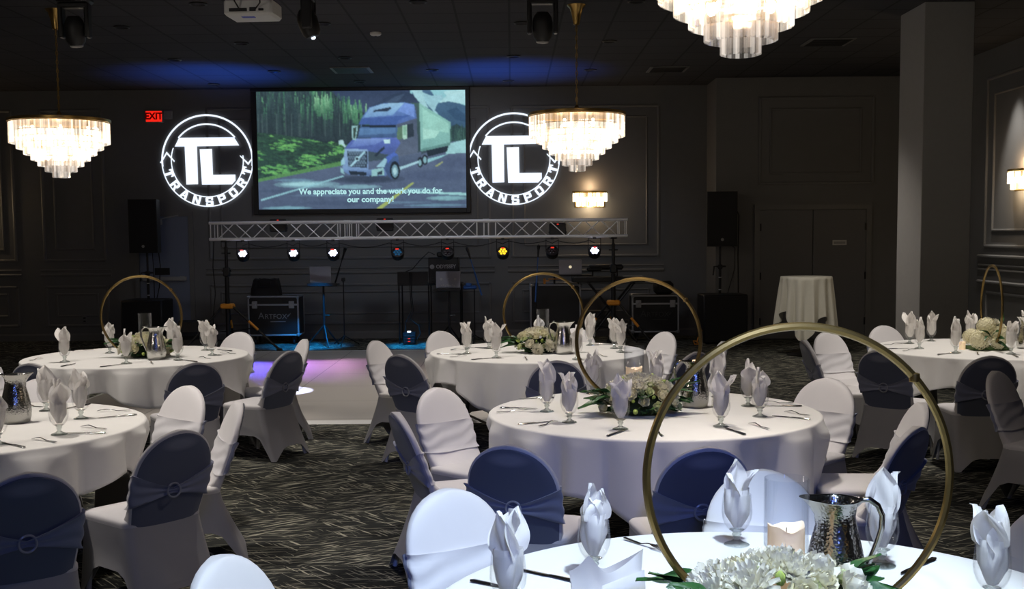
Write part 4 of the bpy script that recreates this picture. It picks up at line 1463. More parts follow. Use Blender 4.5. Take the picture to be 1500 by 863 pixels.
def laptop(x, y, z, w, h, rz, label, lean, lidmark):
    root = empty('laptop', (x, y, z), rz, label, 'laptop', 'laptops on the stage')
    MB().rbox(-w / 2, w / 2, 0, .24, 0, .018, .005).build('keyboard_base', M['laptop'], root)
    T = Matrix.Translation((0, 0, .012)) @ Matrix.Rotation(lean, 4, 'X')
    lid = MB().rbox(-w / 2, w / 2, -.006, .006, 0, h, .004)
    lid.v = [tuple(T @ Vector(v)) for v in lid.v]
    l_ = lid.build('lid', M['laptop'], root)
    if lidmark:
        mk = MB()
        if lidmark == 'glow':
            mk.lathe([(.024, 0), (.0, .001)], 16, (0, 0, 0))
            mk.v = [tuple(T @ Vector((vx, -.0075, h * .5 + vy))) for vx, vy, vz in mk.v]
            mk.build('lid_mark', M['apple'], l_, fix=False, smooth=False)
        else:
            for px_ in (-.11, .11):
                mk.lathe([(.022, 0), (.0, .001)], 14, (px_, 0, 0))
            for k in range(8):
                mk.lathe([(.012, 0), (.0, .001)], 8, (-.10 + k * .028, -.10 + .008 * sin(k * 2.4), 0))
            mk.lathe([(.010, 0), (.0, .001)], 8, (0, .01, 0))
            mk.v = [tuple(T @ Vector((vx, -.0075, h * .52 + vy * 1.0))) for vx, vy, vz in mk.v]
            mk.build('lid_mark', M['greytext'], l_, fix=False, smooth=False)
    return root


def laptop_stand(x, y, z, w, label, slope=0.0):
    root = empty('laptop_stand', (x, y, 0), 0, label, 'stand', 'laptop stands on the stage')
    MB().rbox(-w / 2, w / 2, -.14, .16, z - .03, z, .008).rbox(-w / 2, w / 2, -.155, -.135, z - .035, z + .015, .005).build('tray', M['blackm'], root)
    MB().rod((0, 0, .12), (0, 0, z - .03), .018, 10).rod((0, 0, .5), (.09, 0, .5), .012).build('pole', M['blackm'], root)
    for k in range(3):
        a = -pi / 2 + 2 * pi * k / 3 + .35
        MB().tube([(0, 0, .34), (.30 * cos(a), .30 * sin(a), .015)], .013, 6).build('leg', M['blackm'], root)
    return root


laptop_stand(-3.02, 18.6, 1.01, .48, 'black pole stand holding the violet lit laptop')
laptop(-3.06, 18.56, 1.012, .34, .27, radians(10), 'laptop with violet lit lid on a black pole stand', radians(-14), None)
laptop_stand(-0.99, 18.3, .93, .36, 'black pole stand in front of the rack desk')
laptop(-1.0, 18.26, .932, .385, .26, 0, 'grey laptop with two round marks on its lid before the lettered rack', radians(-10), 'marks')


def mic_stand(x, y, label, top, bot, zj, mat):
    root = empty('microphone_stand', (x, y, 0), 0, label, 'microphone stand', 'microphone stands on the stage')
    MB().rod((0, 0, .10), (0, 0, zj), .010, 8).build('pole', M['blackm'], root)
    tp = Vector(top) - Vector((x, y, 0))
    bt = Vector(bot) - Vector((x, y, 0))
    MB().rod(bt, bt.lerp(tp, .62), .014, 8).rod(bt.lerp(tp, .62), tp, .008, 8).build('boom', mat, root)
    mc = MB()
    d = (tp - bt).normalized()
    mc.tube([tp - d * .02, tp + d * .10, tp + d * .13, tp + d * .17, tp + d * .185], [.014, .018, .026, .026, .012], 10)
    mc.build('microphone', M['black'], root)
    MB().rbox(-.03, .03, -.03, .03, zj - .03, zj + .03, .01).build('clutch', M['black'], root)
    for k in range(3):
        a = .4 + 2 * pi * k / 3
        MB().tube([(0, 0, .16), (.24 * cos(a), .24 * sin(a), .014)], .009, 6).build('leg', M['blackm'], root)
    return root


mic_stand(-2.72, 18.74, 'black boom microphone stand beside the violet lit laptop', (-2.69, 18.5, 1.42), (-2.83, 18.6, 1.02), 1.07, M['blackm'])
mic_stand(-0.60, 18.62, 'microphone stand with blue lit boom right of the rack desk', (-0.66, 18.6, 1.40), (-0.48, 18.58, .80), .95, M['mic'])
mic_stand(0.40, 18.75, 'microphone stand with blue lit boom before the tall flight case', (0.43, 18.7, 1.42), (0.38, 18.66, .68), .96, M['mic'])
tag(MB().rbox(-.78, -.56, 18.54, 18.68, .90, .96, .02).rbox(-.74, -.64, 18.52, 18.6, .95, 1.0, .015).build('clip_tray', M['mic']), 'blue lit small tray clamped on the microphone stand by the desk', 'tray')

# desk with the lettered rack
dk = empty('equipment_desk', (-1.335, 18.9, 0), 0, 'black equipment desk on thin legs carrying the lettered rack', 'desk')
MB().rbox(-.525, .525, 0, .6, .955, .985, .006).build('desktop', M['black'], dk)
MB().rbox(-.525, -.03, 0.0, .02, .98, 1.18, .005).build('front_panel', M['black'], dk)
for sx in (-.505, -.02, .50):
    for yy in (.02, .58):
        MB().rod((sx, yy, 0), (sx, yy, .96), .012, 8).build('leg', M['blackm'], dk)
rk = empty('rack_case', (-1.105, 18.86, .988), 0, 'black rack case with pale lettering standing on the desk', 'rack case')
MB().rbox(-.245, .245, 0, .45, 0, .42, .01).build('body', M['black'], rk)
e_ = MB()
for sx in (-.245, .225):
    e_.rbox(sx, sx + .02, -.008, .012, 0, .42, .004)
e_.rbox(-.245, .245, -.008, .012, 0, .02, .004).rbox(-.245, .245, -.008, .012, .40, .42, .004)
e_.build('edging', M['blackm'], rk)
t = MB()
vs, fs = text_geo('ODYSSEY', .085, .003)
t.add([(.04 + x * .9, -.003, .27 + y) for x, y, z in vs], fs)
t.lathe([(.038, 0), (.0, .001)], 16, (0, 0, 0))
k = len(t.v) - 32
t.v[k:] = [(-.185 + vx, -.003, .27 + vy) for vx, vy, vz in t.v[k:]]
t.build('lettering', M['greytext'], rk, smooth=False, fix=False)
MB().rbox(-.20, -.05, -.012, 0, .03, .10, .004).rbox(.05, .2, -.012, 0, .03, .1, .004).build('rack_unit', M['blackm'], rk)
mx = empty('mixer_unit', (-1.08, 19.0, 1.41), 0, 'small black unit on top of the lettered rack', 'mixer')
MB().rbox(-.14, .14, 0, .2, 0, .09, .02).build('body', M['black'], mx)
MB().rbox(-.08, .08, -.004, .004, .03, .06, .002).build('fader_strip', M['ledoff'], mx)
tag(MB().tube([(-1.25, 19.0, 1.45), (-1.35, 19.0, 1.50), (-1.5, 19.0, 1.36), (-1.62, 19.0, 1.22), (-1.78, 18.95, 1.16)], .008, 6).build('signal_cable', M['rubber']), 'black cable arching off the lettered rack', 'cable')
tag(MB().tube([(-1.63, 18.87, 1.17), (-1.63, 18.85, .8), (-1.60, 18.86, .55), (-1.66, 18.88, .4), (-1.52, 18.88, .3), (-1.50, 18.9, .16), (-1.6, 18.92, .02)], .010, 6)
    .tube([(-1.66, 18.87, 1.17), (-1.65, 18.85, .8), (-1.63, 18.86, .55), (-1.74, 18.88, .35), (-1.73, 18.9, .02)], .008, 6).build('signal_cable', M['rubber']), 'black cables hanging in loops under the equipment desk', 'cable')
pw = empty('power_unit', (-1.67, 18.72, 0), 0, 'small rack unit with red lights on the floor under the desk', 'power unit')
MB().rbox(-.10, .10, 0, .25, .01, .20, .01).build('body', M['blackm'], pw)
for z in (.04, .085, .13):
    MB().rbox(-.085, .085, -.008, .004, z, z + .03, .003).build('rack_unit', M['black'], pw)
MB().rbox(-.02, .02, -.012, -.006, .095, .107, .002).rbox(-.02, .02, -.012, -.006, .05, .062, .002).build('red_light', M['ledred'], pw)
MB().rbox(-.03, .03, -.006, .03, .20, .225, .004).build('white_light', M['leddot'], pw)

# keyboard on its stand, laptop desk behind
ks = empty('keyboard_stand', (1.62, 18.75, 0), 0, 'black crossed keyboard stand behind the tall flight case', 'stand')
for s in (-1, 1):
    for yy in (.0, .35):
        MB().rod((s * .40, yy, .02), (-s * .36, yy, .97), .016, 8).build('leg', M['blackm'], ks)
MB().rod((-.40, -.05, .02), (-.40, .4, .02), .016).rod((.40, -.05, .02), (.40, .4, .02), .016).rod((-.36, -.05, .97), (-.36, .4, .97), .016).rod((.36, -.05, .97), (.36, .4, .97), .016).build('crossbar', M['blackm'], ks)
kb = empty('electric_piano', (1.58, 18.70, .985), 0, 'long black keyboard instrument on the crossed stand', 'keyboard')
MB().rbox(-.60, .58, 0, .34, 0, .09, .012).build('body', M['black'], kb)
MB().box(-.54, .52, .05, .18, .088, .094).build('key_bed', M['blackm'], kb, smooth=False)
tag(MB().rbox(1.80, 2.13, 18.72, 18.95, 1.077, 1.085, .002).rbox(1.80, 2.13, 18.72, 18.73, .99, 1.08, .002).build('sheet_folder', M['grey']), 'pale sheet folder on the right end of the keyboard', 'folder')
up_ = empty('synthesizer', (1.53, 18.95, 1.20), 0, 'black bundled instrument hung behind the right truss stand', 'keyboard')
MB().rbox(-.28, .30, -.03, .08, -.02, .07, .03).rbox(-.30, -.05, -.04, .08, -.04, .03, .02).build('body', M['black'], up_)
MB().rod((-.2, .02, -.22), (-.2, .02, 0), .012).rod((.2, .02, -.22), (.2, .02, 0), .012).build('arm', M['blackm'], up_)
lt = empty('laptop_table', (0.98, 19.0, 1.078), 0, 'black shelf over the tall flight case carrying a laptop', 'table')
MB().rbox(-.30, .34, 0, .4, .0, .02, .004).build('shelf', M['black'], lt)
for sx in (-.27, .12):
    for yy in (.10, .36):
        MB().rod((sx, yy, -.125), (sx, yy, .0), .012).build('leg', M['blackm'], lt)
laptop(0.965, 19.02, 1.10, .375, .24, 0, 'grey laptop with a small glowing lid mark on the black shelf', radians(-8), 'glow')
tag(MB().rbox(.52, .56, 18.98, 19.02, .955, 1.05, .008).rbox(.60, .80, 18.98, 19.0, 1.03, 1.045, .004).rbox(.53, .62, 18.985, 19.0, 1.0, 1.015, .004).build('yellow_clamp', M['orange']), 'yellow clamp on top of the tall flight case', 'clamp')
tag(MB().tube([(2.98, 18.25, .015), (2.92, 18.24, .05), (2.94, 18.25, .12), (2.99, 18.25, .16), (2.97, 18.25, .20), (3.0, 18.24, .24)], .010, 6).tube([(2.98, 18.25, .015), (2.88, 18.2, .02), (2.86, 18.22, .07), (2.93, 18.25, .06)], .010, 6).build('yellow_cable', M['orange']),
    'yellow cable end curling up beside the subwoofer', 'cable')
#@@PART4

# ================================================================== TABLES
ZT = 0.76
TB = {'C': (.79, 6.47), 'B': (.22, 9.92), 'L': (-3.19, 9.81), 'LF': (-2.93, 6.14), 'R': (4.03, 9.83), 'F': (.67, 2.9)}
TNAME = {'C': 'the middle table behind the tallest gold hoop', 'B': 'the table at the right edge of the dance floor', 'L': 'the rear table left of the dance floor',
         'LF': 'the front left table cut by the picture edge', 'R': 'the table near the square column', 'F': 'the brightly lit nearest table'}
HEM = {'C': (-90, .35, .085, 1), 'B': (-115, .31, .085, 2), 'L': (-64, .27, .075, 3), 'LF': (-42, .25, .06, 4), 'R': (-100, .32, .07, 5), 'F': (-60, .32, .06, 6)}


# table, top-of-back position, facing (degrees, None = towards the table), label
CH = [
 ('L', -2.70, 10.85, None, 'white covered chair behind the rear left table, beside its pair of goblets'),
 ('L', -2.29, 8.36, None, 'dark-backed covered chair pulled out from the rear left table, above the lit inner chair back'),
 ('L', -1.76, 9.16, 152, 'covered chair seen obliquely from behind, whole skirt showing, left of the dance floor'),
 ('L', -1.83, 10.20, -155, 'narrow white chair front at the dance floor edge, behind the oblique dark back'),
 ('L', -4.37, 9.74, 3, 'white covered chair half cut by the left picture edge at the rear table'),
 ('L', -3.52, 8.42, None, 'small dark chair back between the left pitcher and the rear left table'),
 ('LF', -3.04, 7.28, None, 'grey chair front standing behind the left steel pitcher'),
 ('LF', -1.98, 7.04, -127, 'light chair front with two sash lines at the far side of the front left table'),
 ('LF', -1.57, 5.40, 140, 'tall blue grey chair back with ringed sash beside the front left table'),
 ('LF', -1.51, 6.34, -158, 'thin edge-on chair with two sash knots, right of the front left table'),
 ('LF', -1.88, 4.43, 124, 'large dark blue chair back with ringed sash at the lower left corner'),
 ('B', -1.19, 10.00, -25, 'slim white chair front at the right edge of the dance floor opening'),
 ('B', -0.86, 8.81, 52, 'dark chair back with bow sash at the right edge of the dance floor opening'),
 ('B', -0.46, 10.70, None, 'white chair top behind the goblets on the table right of the dance floor'),
 ('B', 1.42, 10.65, None, 'white chair top showing inside the second gold hoop, right side'),
 ('B', 0.32, 8.28, None, 'dark round chair back between the middle table goblets and the table behind'),
 ('B', 1.41, 8.80, 131, 'dark chair back with white rim behind the pitcher of the middle table'),
 ('B', 1.77, 9.64, -178, 'narrow white chair front crossed by the nearest large gold hoop'),
 ('B', 0.55, 10.95, -105, 'white chair edge peeping out behind the rear steel pitcher'),
 ('C', -0.02, 4.93, 72, 'blue chair back with ringed sash, left of two before the middle table'),
 ('C', 0.82, 4.84, 98, 'blue chair back behind the upright napkin, right of two before the middle table'),
 ('C', -0.45, 6.84, -42, 'pale chair front with wrinkled sash at the left of the middle table'),
 ('C', -0.60, 5.89, 20, 'edge-on chair leaning at the left of the middle table, dark side shown'),
 ('C', 1.96, 7.13, -135, 'pale chair front with wrinkled sash right of the middle table'),
 ('C', 2.16, 6.06, 176, 'white chair front sloping behind the blue chair right of the middle table'),
 ('C', 1.87, 5.31, 137, 'blue edge-on chair back crossed by the right limb of the nearest gold hoop'),
 ('R', 3.61, 11.04, None, 'white chair top behind the right table near the square column'),
 ('R', 2.81, 8.80, 47, 'dark grey chair back with bow sash crossed by the nearest gold hoop'),
 ('R', 3.46, 8.33, 88, 'dark grey chair back with bow sash before the right table flowers'),
 ('R', 2.86, 10.5, -60, 'white chair front with two sash lines under the cocktail table'),
 ('R', 2.45, 9.68, 0, 'thin edge-on chair beside the white chair under the cocktail table'),
 ('F', -0.24, 4.07, -52, 'brightest bluish white chair front left of the nearest table'),
 ('F', 0.95, 4.36, None, 'grey chair front behind the glass cylinder of the nearest table'),
 ('F', -0.84, 3.22, -20, 'bright bluish white chair top at the bottom edge, left of the carpet aisle'),
 ('F', 1.83, 3.75, None, 'white chair just entering the right edge beside the nearest table'),
 (None, 3.11, 7.42, -46, 'bluish white chair front with wrinkled sash at the right picture edge'),
 (None, 3.06, 6.38, 8, 'grey chair at the right edge showing only its skirt corner'),
]
PLACED = []
for tk, x, y, f, lb in CH:
    if tk:
        cx, cy = TB[tk]
        d = hypot(x - cx, y - cy)
        lim = 1.38 if f is None else 1.30
        if d < lim:
            x, y = cx + (x - cx) * lim / d, cy + (y - cy) * lim / d
        if f is None:
            f = math.degrees(atan2(cy - y, cx - x))
    fr_ = radians(f)
    PLACED.append((x + .304 * cos(fr_), y + .304 * sin(fr_), fr_, lb))


def seat_limit(c, t):
    # how far out the cloth can hang at this angle before it meets a seat pushed under the table
    best = 9.0
    for X, Y, fr_, _ in PLACED:
        if hypot(X - c[0], Y - c[1]) > 1.7:
            continue
        r = .62
        while r < 1.25:
            dx, dy = c[0] + r * cos(t) - X, c[1] + r * sin(t) - Y
            ly, lx = dx * cos(fr_) + dy * sin(fr_), -dx * sin(fr_) + dy * cos(fr_)
            if abs(lx) < .245 and -.2 < ly < .275:
                best = min(best, r - .012)
                break
            r += .01
    return best


def cloth(c, r, ztop, hem0, base, amp, seed, nlobe=6, flare=.03, fold=.135, name='tablecloth', mat=None, seg=240):
    rr = random.Random(seed)
    ph = [rr.uniform(0, 6.28) for _ in range(6)]
    mb = MB()

    def drop(th):
        return base + amp * cos(nlobe * (th - radians(hem0))) + amp * .35 * sin(3 * th + ph[0])

    def foldf(th):
        a = 8 * th + ph[1] + 1.1 * sin(2 * th + ph[2]) + .6 * sin(5 * th + ph[4])
        f = abs(sin(a)) ** .85
        return (f * (.75 + .35 * sin(3 * th + ph[5])) - .22) + .10 * sin(29 * th + ph[3]) + .22 * cos(nlobe * (th - radians(hem0)))
    rings = []
    for k in (0.0, .35, .7, .9, .96, .99):
        rings.append([(r * k * cos(t), r * k * sin(t), .003 + .0012 * sin(5 * t + ph[4]) * k * (k < .95)) for t in [2 * pi * j / seg for j in range(seg)]])
    for q in range(4):
        a = q / 3 * pi / 2
        rings.append([((r + .014 * sin(a)) * cos(t), (r + .014 * sin(a)) * sin(t), .003 - .014 * (1 - cos(a))) for t in [2 * pi * j / seg for j in range(seg)]])
    raw = [seat_limit(c, 2 * pi * j / seg) for j in range(seg)]
    hemr = [r + .014 + flare * (.6 + drop(t) * 1.4) + fold * foldf(t) for t in [2 * pi * j / seg for j in range(seg)]]
    mn = [min(raw[(j + d) % seg] for d in range(-3, 4)) for j in range(seg)]
    sh = [min(0.0, m - h) for m, h in zip(mn, hemr)]
    sh = [sum(sh[(j + d) % seg] for d in range(-2, 3)) / 5 for j in range(seg)]
    N = 12
    for q in range(1, N + 1):
        s = q / N
        ring = []
        for j in range(seg):
            t = 2 * pi * j / seg
            d = .014 + (drop(t) - .014) * s
            rad = r + .014 + flare * s ** 1.3 * (.6 + drop(t) * 1.4) + fold * foldf(t) * s ** .62 + sh[j] * .85 * max(0, (s - .14) / .86)
            ring.append((rad * cos(t), rad * sin(t), .003 - d))
        rings.append(ring)
    # hem turned in, thin cloth
    rings.append([(x * .996, y * .996, z + .002) for x, y, z in rings[-1]])
    mb.loops(rings)
    o = mb.build(name, mat or M['cloth'], angle=180)
    o.location = (c[0], c[1], ztop)
    return o


for k, (x, y) in TB.items():
    t = empty('round_table', (x, y, 0), radians(20), 'round banquet table carrying ' + {
        'C': 'the cloth and hoop under the large chandelier', 'B': 'the cloth at the right edge of the dance floor', 'L': 'the rear cloth left of the dance floor',
        'LF': 'the front left cloth with the steel pitcher', 'R': 'the cloth near the square column', 'F': 'the nearest, brightly lit cloth'}[k], 'table', 'round banquet tables')
    MB().lathe([(0, .725), (.90, .725), (.912, .732), (.915, .745), (.912, .757), (0, .757)], 72).build('tabletop', M['wood'], t)
    MB().tube([(.66 * cos(a), .66 * sin(a), .715) for a in [2 * pi * q / 40 for q in range(40)]], .012, 6, closed=True).build('apron', M['blackm'], t)
    for sx in (-1, 1):
        for sy in (-1, 1):
            MB().tube([(sx * .48, sy * .40, .715), (sx * .50, sy * .42, .3), (sx * .52, sy * .44, .0)], .015, 8).build('leg', M['blackm'], t)
        MB().rod((sx * .50, -.42, .18), (sx * .50, .42, .18), .011).build('stretcher', M['blackm'], t)
    h0, b, am, sd = HEM[k]
    o = cloth((x, y), .915, ZT, h0, b, am, sd)
    tag(o, 'white cloth draped over ' + TNAME[k], 'tablecloth', 'white round tablecloths')

# tall cocktail table by the double door
ct = empty('cocktail_table', (4.22, 16.6, 0), 0, 'tall cocktail table under a pale cloth before the double door', 'table')
MB().lathe([(0, 1.10), (.35, 1.10), (.355, 1.115), (.35, 1.13), (0, 1.13)], 40).build('tabletop', M['wood'], ct)
MB().rod((0, 0, .04), (0, 0, 1.10), .038, 14).build('pole', M['blackm'], ct)
MB().lathe([(0, 0), (.26, 0), (.27, .015), (.06, .05), (0, .05)], 30).build('base', M['blackm'], ct)
mb = MB()
seg = 200
rings = []
for k in (0, .5, .95):
    rings.append([(.355 * k * cos(2 * pi * j / seg), .355 * k * sin(2 * pi * j / seg), 0.003) for j in range(seg)])
for q in range(17):
    s = q / 16
    ring = []
    for j in range(seg):
        t = 2 * pi * j / seg
        c4 = (abs(sin(2 * (t - radians(-65))))) ** 1.6 * (.72 + .28 * cos(t + radians(110)))
        d = .50 + .37 * c4 + .05 * sin(t + 2.4)
        rad = .36 + (.02 + .05 * c4) * s + .05 * s ** .7 * sin(15 * t + 1.0 * sin(2 * t)) + .01 * sin(31 * t) * s
        ring.append((rad * cos(t), rad * sin(t), .003 - d * s - (.004 if q else 0)))
    rings.append(ring)
mb.loops(rings)
o = mb.build('cocktail_cloth', M['ivory'], angle=180)
o.location = (4.22, 16.6, 1.131)
tag(o, 'pale pointed cloth hanging in folds over the tall cocktail table', 'tablecloth')


# ================================================================== CHAIRS
HC = 0.86


def bw(z):
    if z <= .64:
        t = max(0, z - .36) / .28
        return .186 + .026 * sin(t * pi / 2)
    return .212 * sqrt(max(0, 1 - ((z - .64) / .22) ** 2.2))


def byc(z):
    return -.145 - (z - .41) * .36


def bpoint(th, z, off=0.0, tk=None):
    w = bw(z)
    t = .024 if tk is None else tk
    c, s = cos(th), sin(th)
    x = (w + off) * (abs(c) ** .45) * (1 if c >= 0 else -1)
    y = (t + off) * (abs(s) ** .5) * (1 if s >= 0 else -1)
    f = .13 * max(0, (.53 - z) / .15) ** 2 if s > 0 else 0
    bulge = .012 * (1 - (x / max(w, .01)) ** 2) * (1 if s > 0 else 0.3) * (1 if s >= 0 else -1) * (abs(s) ** .5)
    return (x, byc(z) + y + f * abs(s) ** .6 + bulge, z)


def rrect(hw, y0, y1, r, ns=9, nc=4):
    pts = []
    cs = [(hw - r, y1 - r, 0), (-hw + r, y1 - r, 90), (-hw + r, y0 + r, 180), (hw - r, y0 + r, 270)]
    # start at right side going ccw: corner front-right
    for i, (cx, cy, a0) in enumerate(cs):
        for k in range(nc + 1):
            a = radians(a0 + 90 * k / nc)
            pts.append((cx + r * cos(a), cy + r * sin(a), i, None))
        n = cs[(i + 1) % 4]
        a = radians(a0 + 90)
        p0 = (cx + r * cos(a), cy + r * sin(a))
        p1 = (n[0] + r * cos(a), n[1] + r * sin(a))
        for k in range(1, ns):
            f = k / ns
            pts.append((p0[0] + (p1[0] - p0[0]) * f, p0[1] + (p1[1] - p0[1]) * f, i, f))
    return pts


def make_chair():
    root = empty('banquet_chair', (0, 0, 0))
    tag(root, 'x', 'chair', 'white covered banquet chairs')
    # backrest
    mb = MB()
    n = 36
    rows = [.32, .36, .40, .43, .46, .50, .53, .56, .59, .62, .64]
    rings = [[bpoint(2 * pi * j / n, z) for j in range(n)] for z in rows]
    for q in range(1, 11):
        ph = q / 10 * pi / 2
        z = .64 + .22 * sin(ph) * .999
        tk = .024 * max(.25, cos(ph)) ** .35
        rings.append([bpoint(2 * pi * j / n, z, 0, tk) for j in range(n)])
    mb.loops(rings, True, False, True)
    mb.build('backrest', M['spandex'], root, angle=70)
    # sheer dark backing behind the stretched cover, inside a white rim
    mb = MB()
    rows = [.385 + .462 * (q / 23) for q in range(24)]
    rows = [z for z in rows if z < .80] + [.805, .815, .825, .835, .842, .8455]
    rings = []
    for z in rows:
        wz = bw(z) + .0
        top_in = .84
        w_in = (bw(z) - .010) if z < .64 else .202 * sqrt(max(0.0004, 1 - ((z - .64) / .206) ** 2.2))
        ring = []
        for j in range(17):
            u = -1 + j / 8
            x = u * w_in
            c = min(.9999, (abs(x) / max(bw(z), .001))) ** (1 / .45)
            y = bpoint(-math.acos(c), z)[1]
            edge = max(0, (abs(u) - .85) / .15)
            ring.append((x, y - .0035 + .0035 * edge ** 2, z))
        rings.append(ring)
    mb.loops(rings, False)
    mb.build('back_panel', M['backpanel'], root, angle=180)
    # skirt
    top = rrect(.214, -.168, .245, .055)
    bot = rrect(.232, -.305, .255, .03)
    SZ = .405
    arch = {0: .15, 1: .19, 2: .10, 3: .19}
    mb = MB()
    rings = []
    R = 9
    for q in range(R + 1):
        s = q / R
        ring = []
        for (ax, ay, i, f), (bx, by, _, _) in zip(top, bot):
            hz = 0.004
            pin = 0
            if f is not None:
                e = min(1, max(0, (min(f, 1 - f) - .04) / .30))
                hz = .004 + arch[i] * (1 - (1 - e) ** 2.2)
                pin = .03 * sin(pi * f) * sin(pi * min(1, s * .8))
            x = ax + (bx - ax) * s ** 1.2
            y = ay + (by - ay) * s ** 1.2
            sx = 1 - pin * 1.2
            ring.append((x * sx, (y - .0) * (1 - pin * (1 if i != 2 else .3)), SZ + (hz - SZ) * s))
        rings.append(ring)
    rings.append([(x * .985, y * .985, z + .004) for x, y, z in rings[-1]])
    rings.append([(x * .95, y * .95, z + .03) for x, y, z in rings[-2]])
    mb.loops(rings)
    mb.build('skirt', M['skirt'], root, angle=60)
    # seat cushion
    mb = MB()
    rings = []
    for k, z in ((1.0, .400), (1.012, .412), (1.008, .424), (.975, .434), (.88, .441), (.6, .447), (.25, .449)):
        rings.append([(x * k, (y - .0) * k, z) for x, y, _, _ in top])
    mb.loops(rings, True, False, True)
    mb.build('seat', M['spandex'], root, angle=70)
    # sash
    mb = MB()
    n = 64
    V = 12
    rings = []
    for q in range(V + 1):
        v = q / V
        ring = []
        for j in range(n):
            th = 2 * pi * j / n
            c = abs(cos(th)) ** .45
            zf = .505 + .165 * v
            if sin(th) < 0:
                g = .16 + .84 * min(1, c) ** 1.2
                z = .565 + (v - .5) * .17 * g + .0225 * min(1, c) ** 1.2
            else:
                z = zf + .008 * cos(th)
            off = .0045 + (.006 if q in (0, V) else 0) + .0034 * sin(v * 15 + 2.5 * sin(th * 2) + (cos(th) * 3))
            if q in (0, V):
                off -= .001
            if sin(th) < 0:
                off += .006
            ring.append(bpoint(th, z, off))
        rings.append(ring)
    rings = [[bpoint(2 * pi * j / n, rings[0][j][2] + .004, .001) for j in range(n)]] + rings + [[bpoint(2 * pi * j / n, rings[-1][j][2] - .004, .001) for j in range(n)]]
    mb.loops([r[:n // 2 + 1] for r in rings], False)
    sash = mb.build('sash', M['sash'], root, angle=100)
    mb = MB()
    mb.loops([r[n // 2:] + r[:1] for r in rings], False)
    mb.build('sash_gather', M['sheer'], root, angle=100)
    yb = bpoint(-pi / 2, .565, .0)[1]
    MB().tube([(.034 * cos(t), yb - .016, .565 + .034 * sin(t)) for t in [2 * pi * k / 28 for k in range(28)]], .0055, 8, closed=True).build('sash_ring', M['ring'], sash)
    for sx in (-1, 1):
        for sy in (-1, 1):
            MB().rod((sx * .195, -.275 if sy < 0 else .22, .0), (sx * .18, -.13 if sy < 0 else .19, .38), .013, 8).build('leg', M['alu'], root)
    return root


chair0 = make_chair()
first = True
for x, y, fr_, lb in PLACED:
    o = chair0 if first else copy_tree(chair0)
    first = False
    o.location = (x, y, 0)
    o.rotation_euler = (0, 0, fr_ - pi / 2)
    o['label'] = lb

# ================================================================== PLACE SETTINGS
ZC_ = ZT + .0035


def make_goblet():
    root = empty('water_goblet')
    tag(root, 'x', 'glass')
    st = MB()
    st.lathe([(0, 0), (.040, 0), (.041, .003), (.034, .007), (.018, .013), (.010, .020), (.0095, .026), (.014, .031), (.0155, .035), (.013, .039), (.016, .045), (.024, .051), (.0, .054)], 24)
    st.build('foot', M['stem'], root)
    bo = MB()
    bo.lathe([(.014, .044), (.028, .052), (.039, .067), (.0465, .088), (.0490, .107), (.0480, .130), (.0455, .152), (.0445, .167),
              (.0430, .1675), (.0438, .152), (.0462, .130), (.0472, .107), (.045, .088), (.0375, .069), (.026, .055), (0, .053)], 28)
    bo.build('bowl', M['glass'], root)
    return root


def make_napkin(seed, tall=1.0):
    rr = random.Random(seed)
    mb = MB()
    p = [rr.uniform(0, 6.28) for _ in range(6)]

    def wad(u, v):
        th = 2 * pi * u
        r = (.013 + .029 * sin(min(1, v * 1.15) * pi * .62)) * (1 + .16 * sin(3 * th + p[0] + 3 * v) + .10 * sin(7 * th + p[1] - 4 * v))
        r = min(r, .0405)
        return (r * cos(th), r * sin(th), .060 + .125 * v)
    mb.grid(wad, 36, 12, True)
    k = rr.choice((3, 4, 4))
    a0 = rr.uniform(0, 6.28)
    for q in range(k):
        a = a0 + 2 * pi * q / k + rr.uniform(-.35, .35)
        h = (rr.uniform(.08, .13) if q else rr.uniform(.12, .155)) * tall
        lean = rr.uniform(.012, .065) if q else rr.uniform(.0, .025)
        w = rr.uniform(.038, .056)
        curl = rr.uniform(-.015, .03)
        tw = rr.uniform(-.5, .5)

        def petal(u, v, a=a, h=h, lean=lean, w=w, curl=curl, tw=tw):
            # v 0..1 base to tip, u across
            s = (u - .5) * 2
            ww = w * (1 - v ** 2.6) ** 1.0 * (.72 + .5 * sin(v * pi * .7))
            r = .006 + .022 * (1 - v) * .6 + lean * v ** 1.4 + curl * v * v * abs(s) + .010 * s * s * (1 - v)
            r -= .014 * s * s * (1 - .5 * v)
            aa = a + tw * v
            t = s * ww
            z = .150 + h * v + .006 * sin(s * 4 + p[2]) * (1 - v)
            cr = .005 * sin(5 * s + 6 * v + p[3])
            x = (r + cr) * cos(aa) - t * sin(aa)
            y = (r + cr) * sin(aa) + t * cos(aa)
            d = hypot(x, y)
            if z < .170 and d > .040:
                x, y = x * .040 / d, y * .040 / d
            return (x, y, z)
        mb.grid(petal, 11, 12)
        # inner fold of the same petal
        mb.grid(lambda u, v: tuple(c * (.80 if i < 2 else 1) - (.0 if i < 2 else .004) for i, c in enumerate(petal(u, v))), 11, 12)
    o = mb.build('folded_napkin', M['napkin'], angle=50, fix=False)
    return o


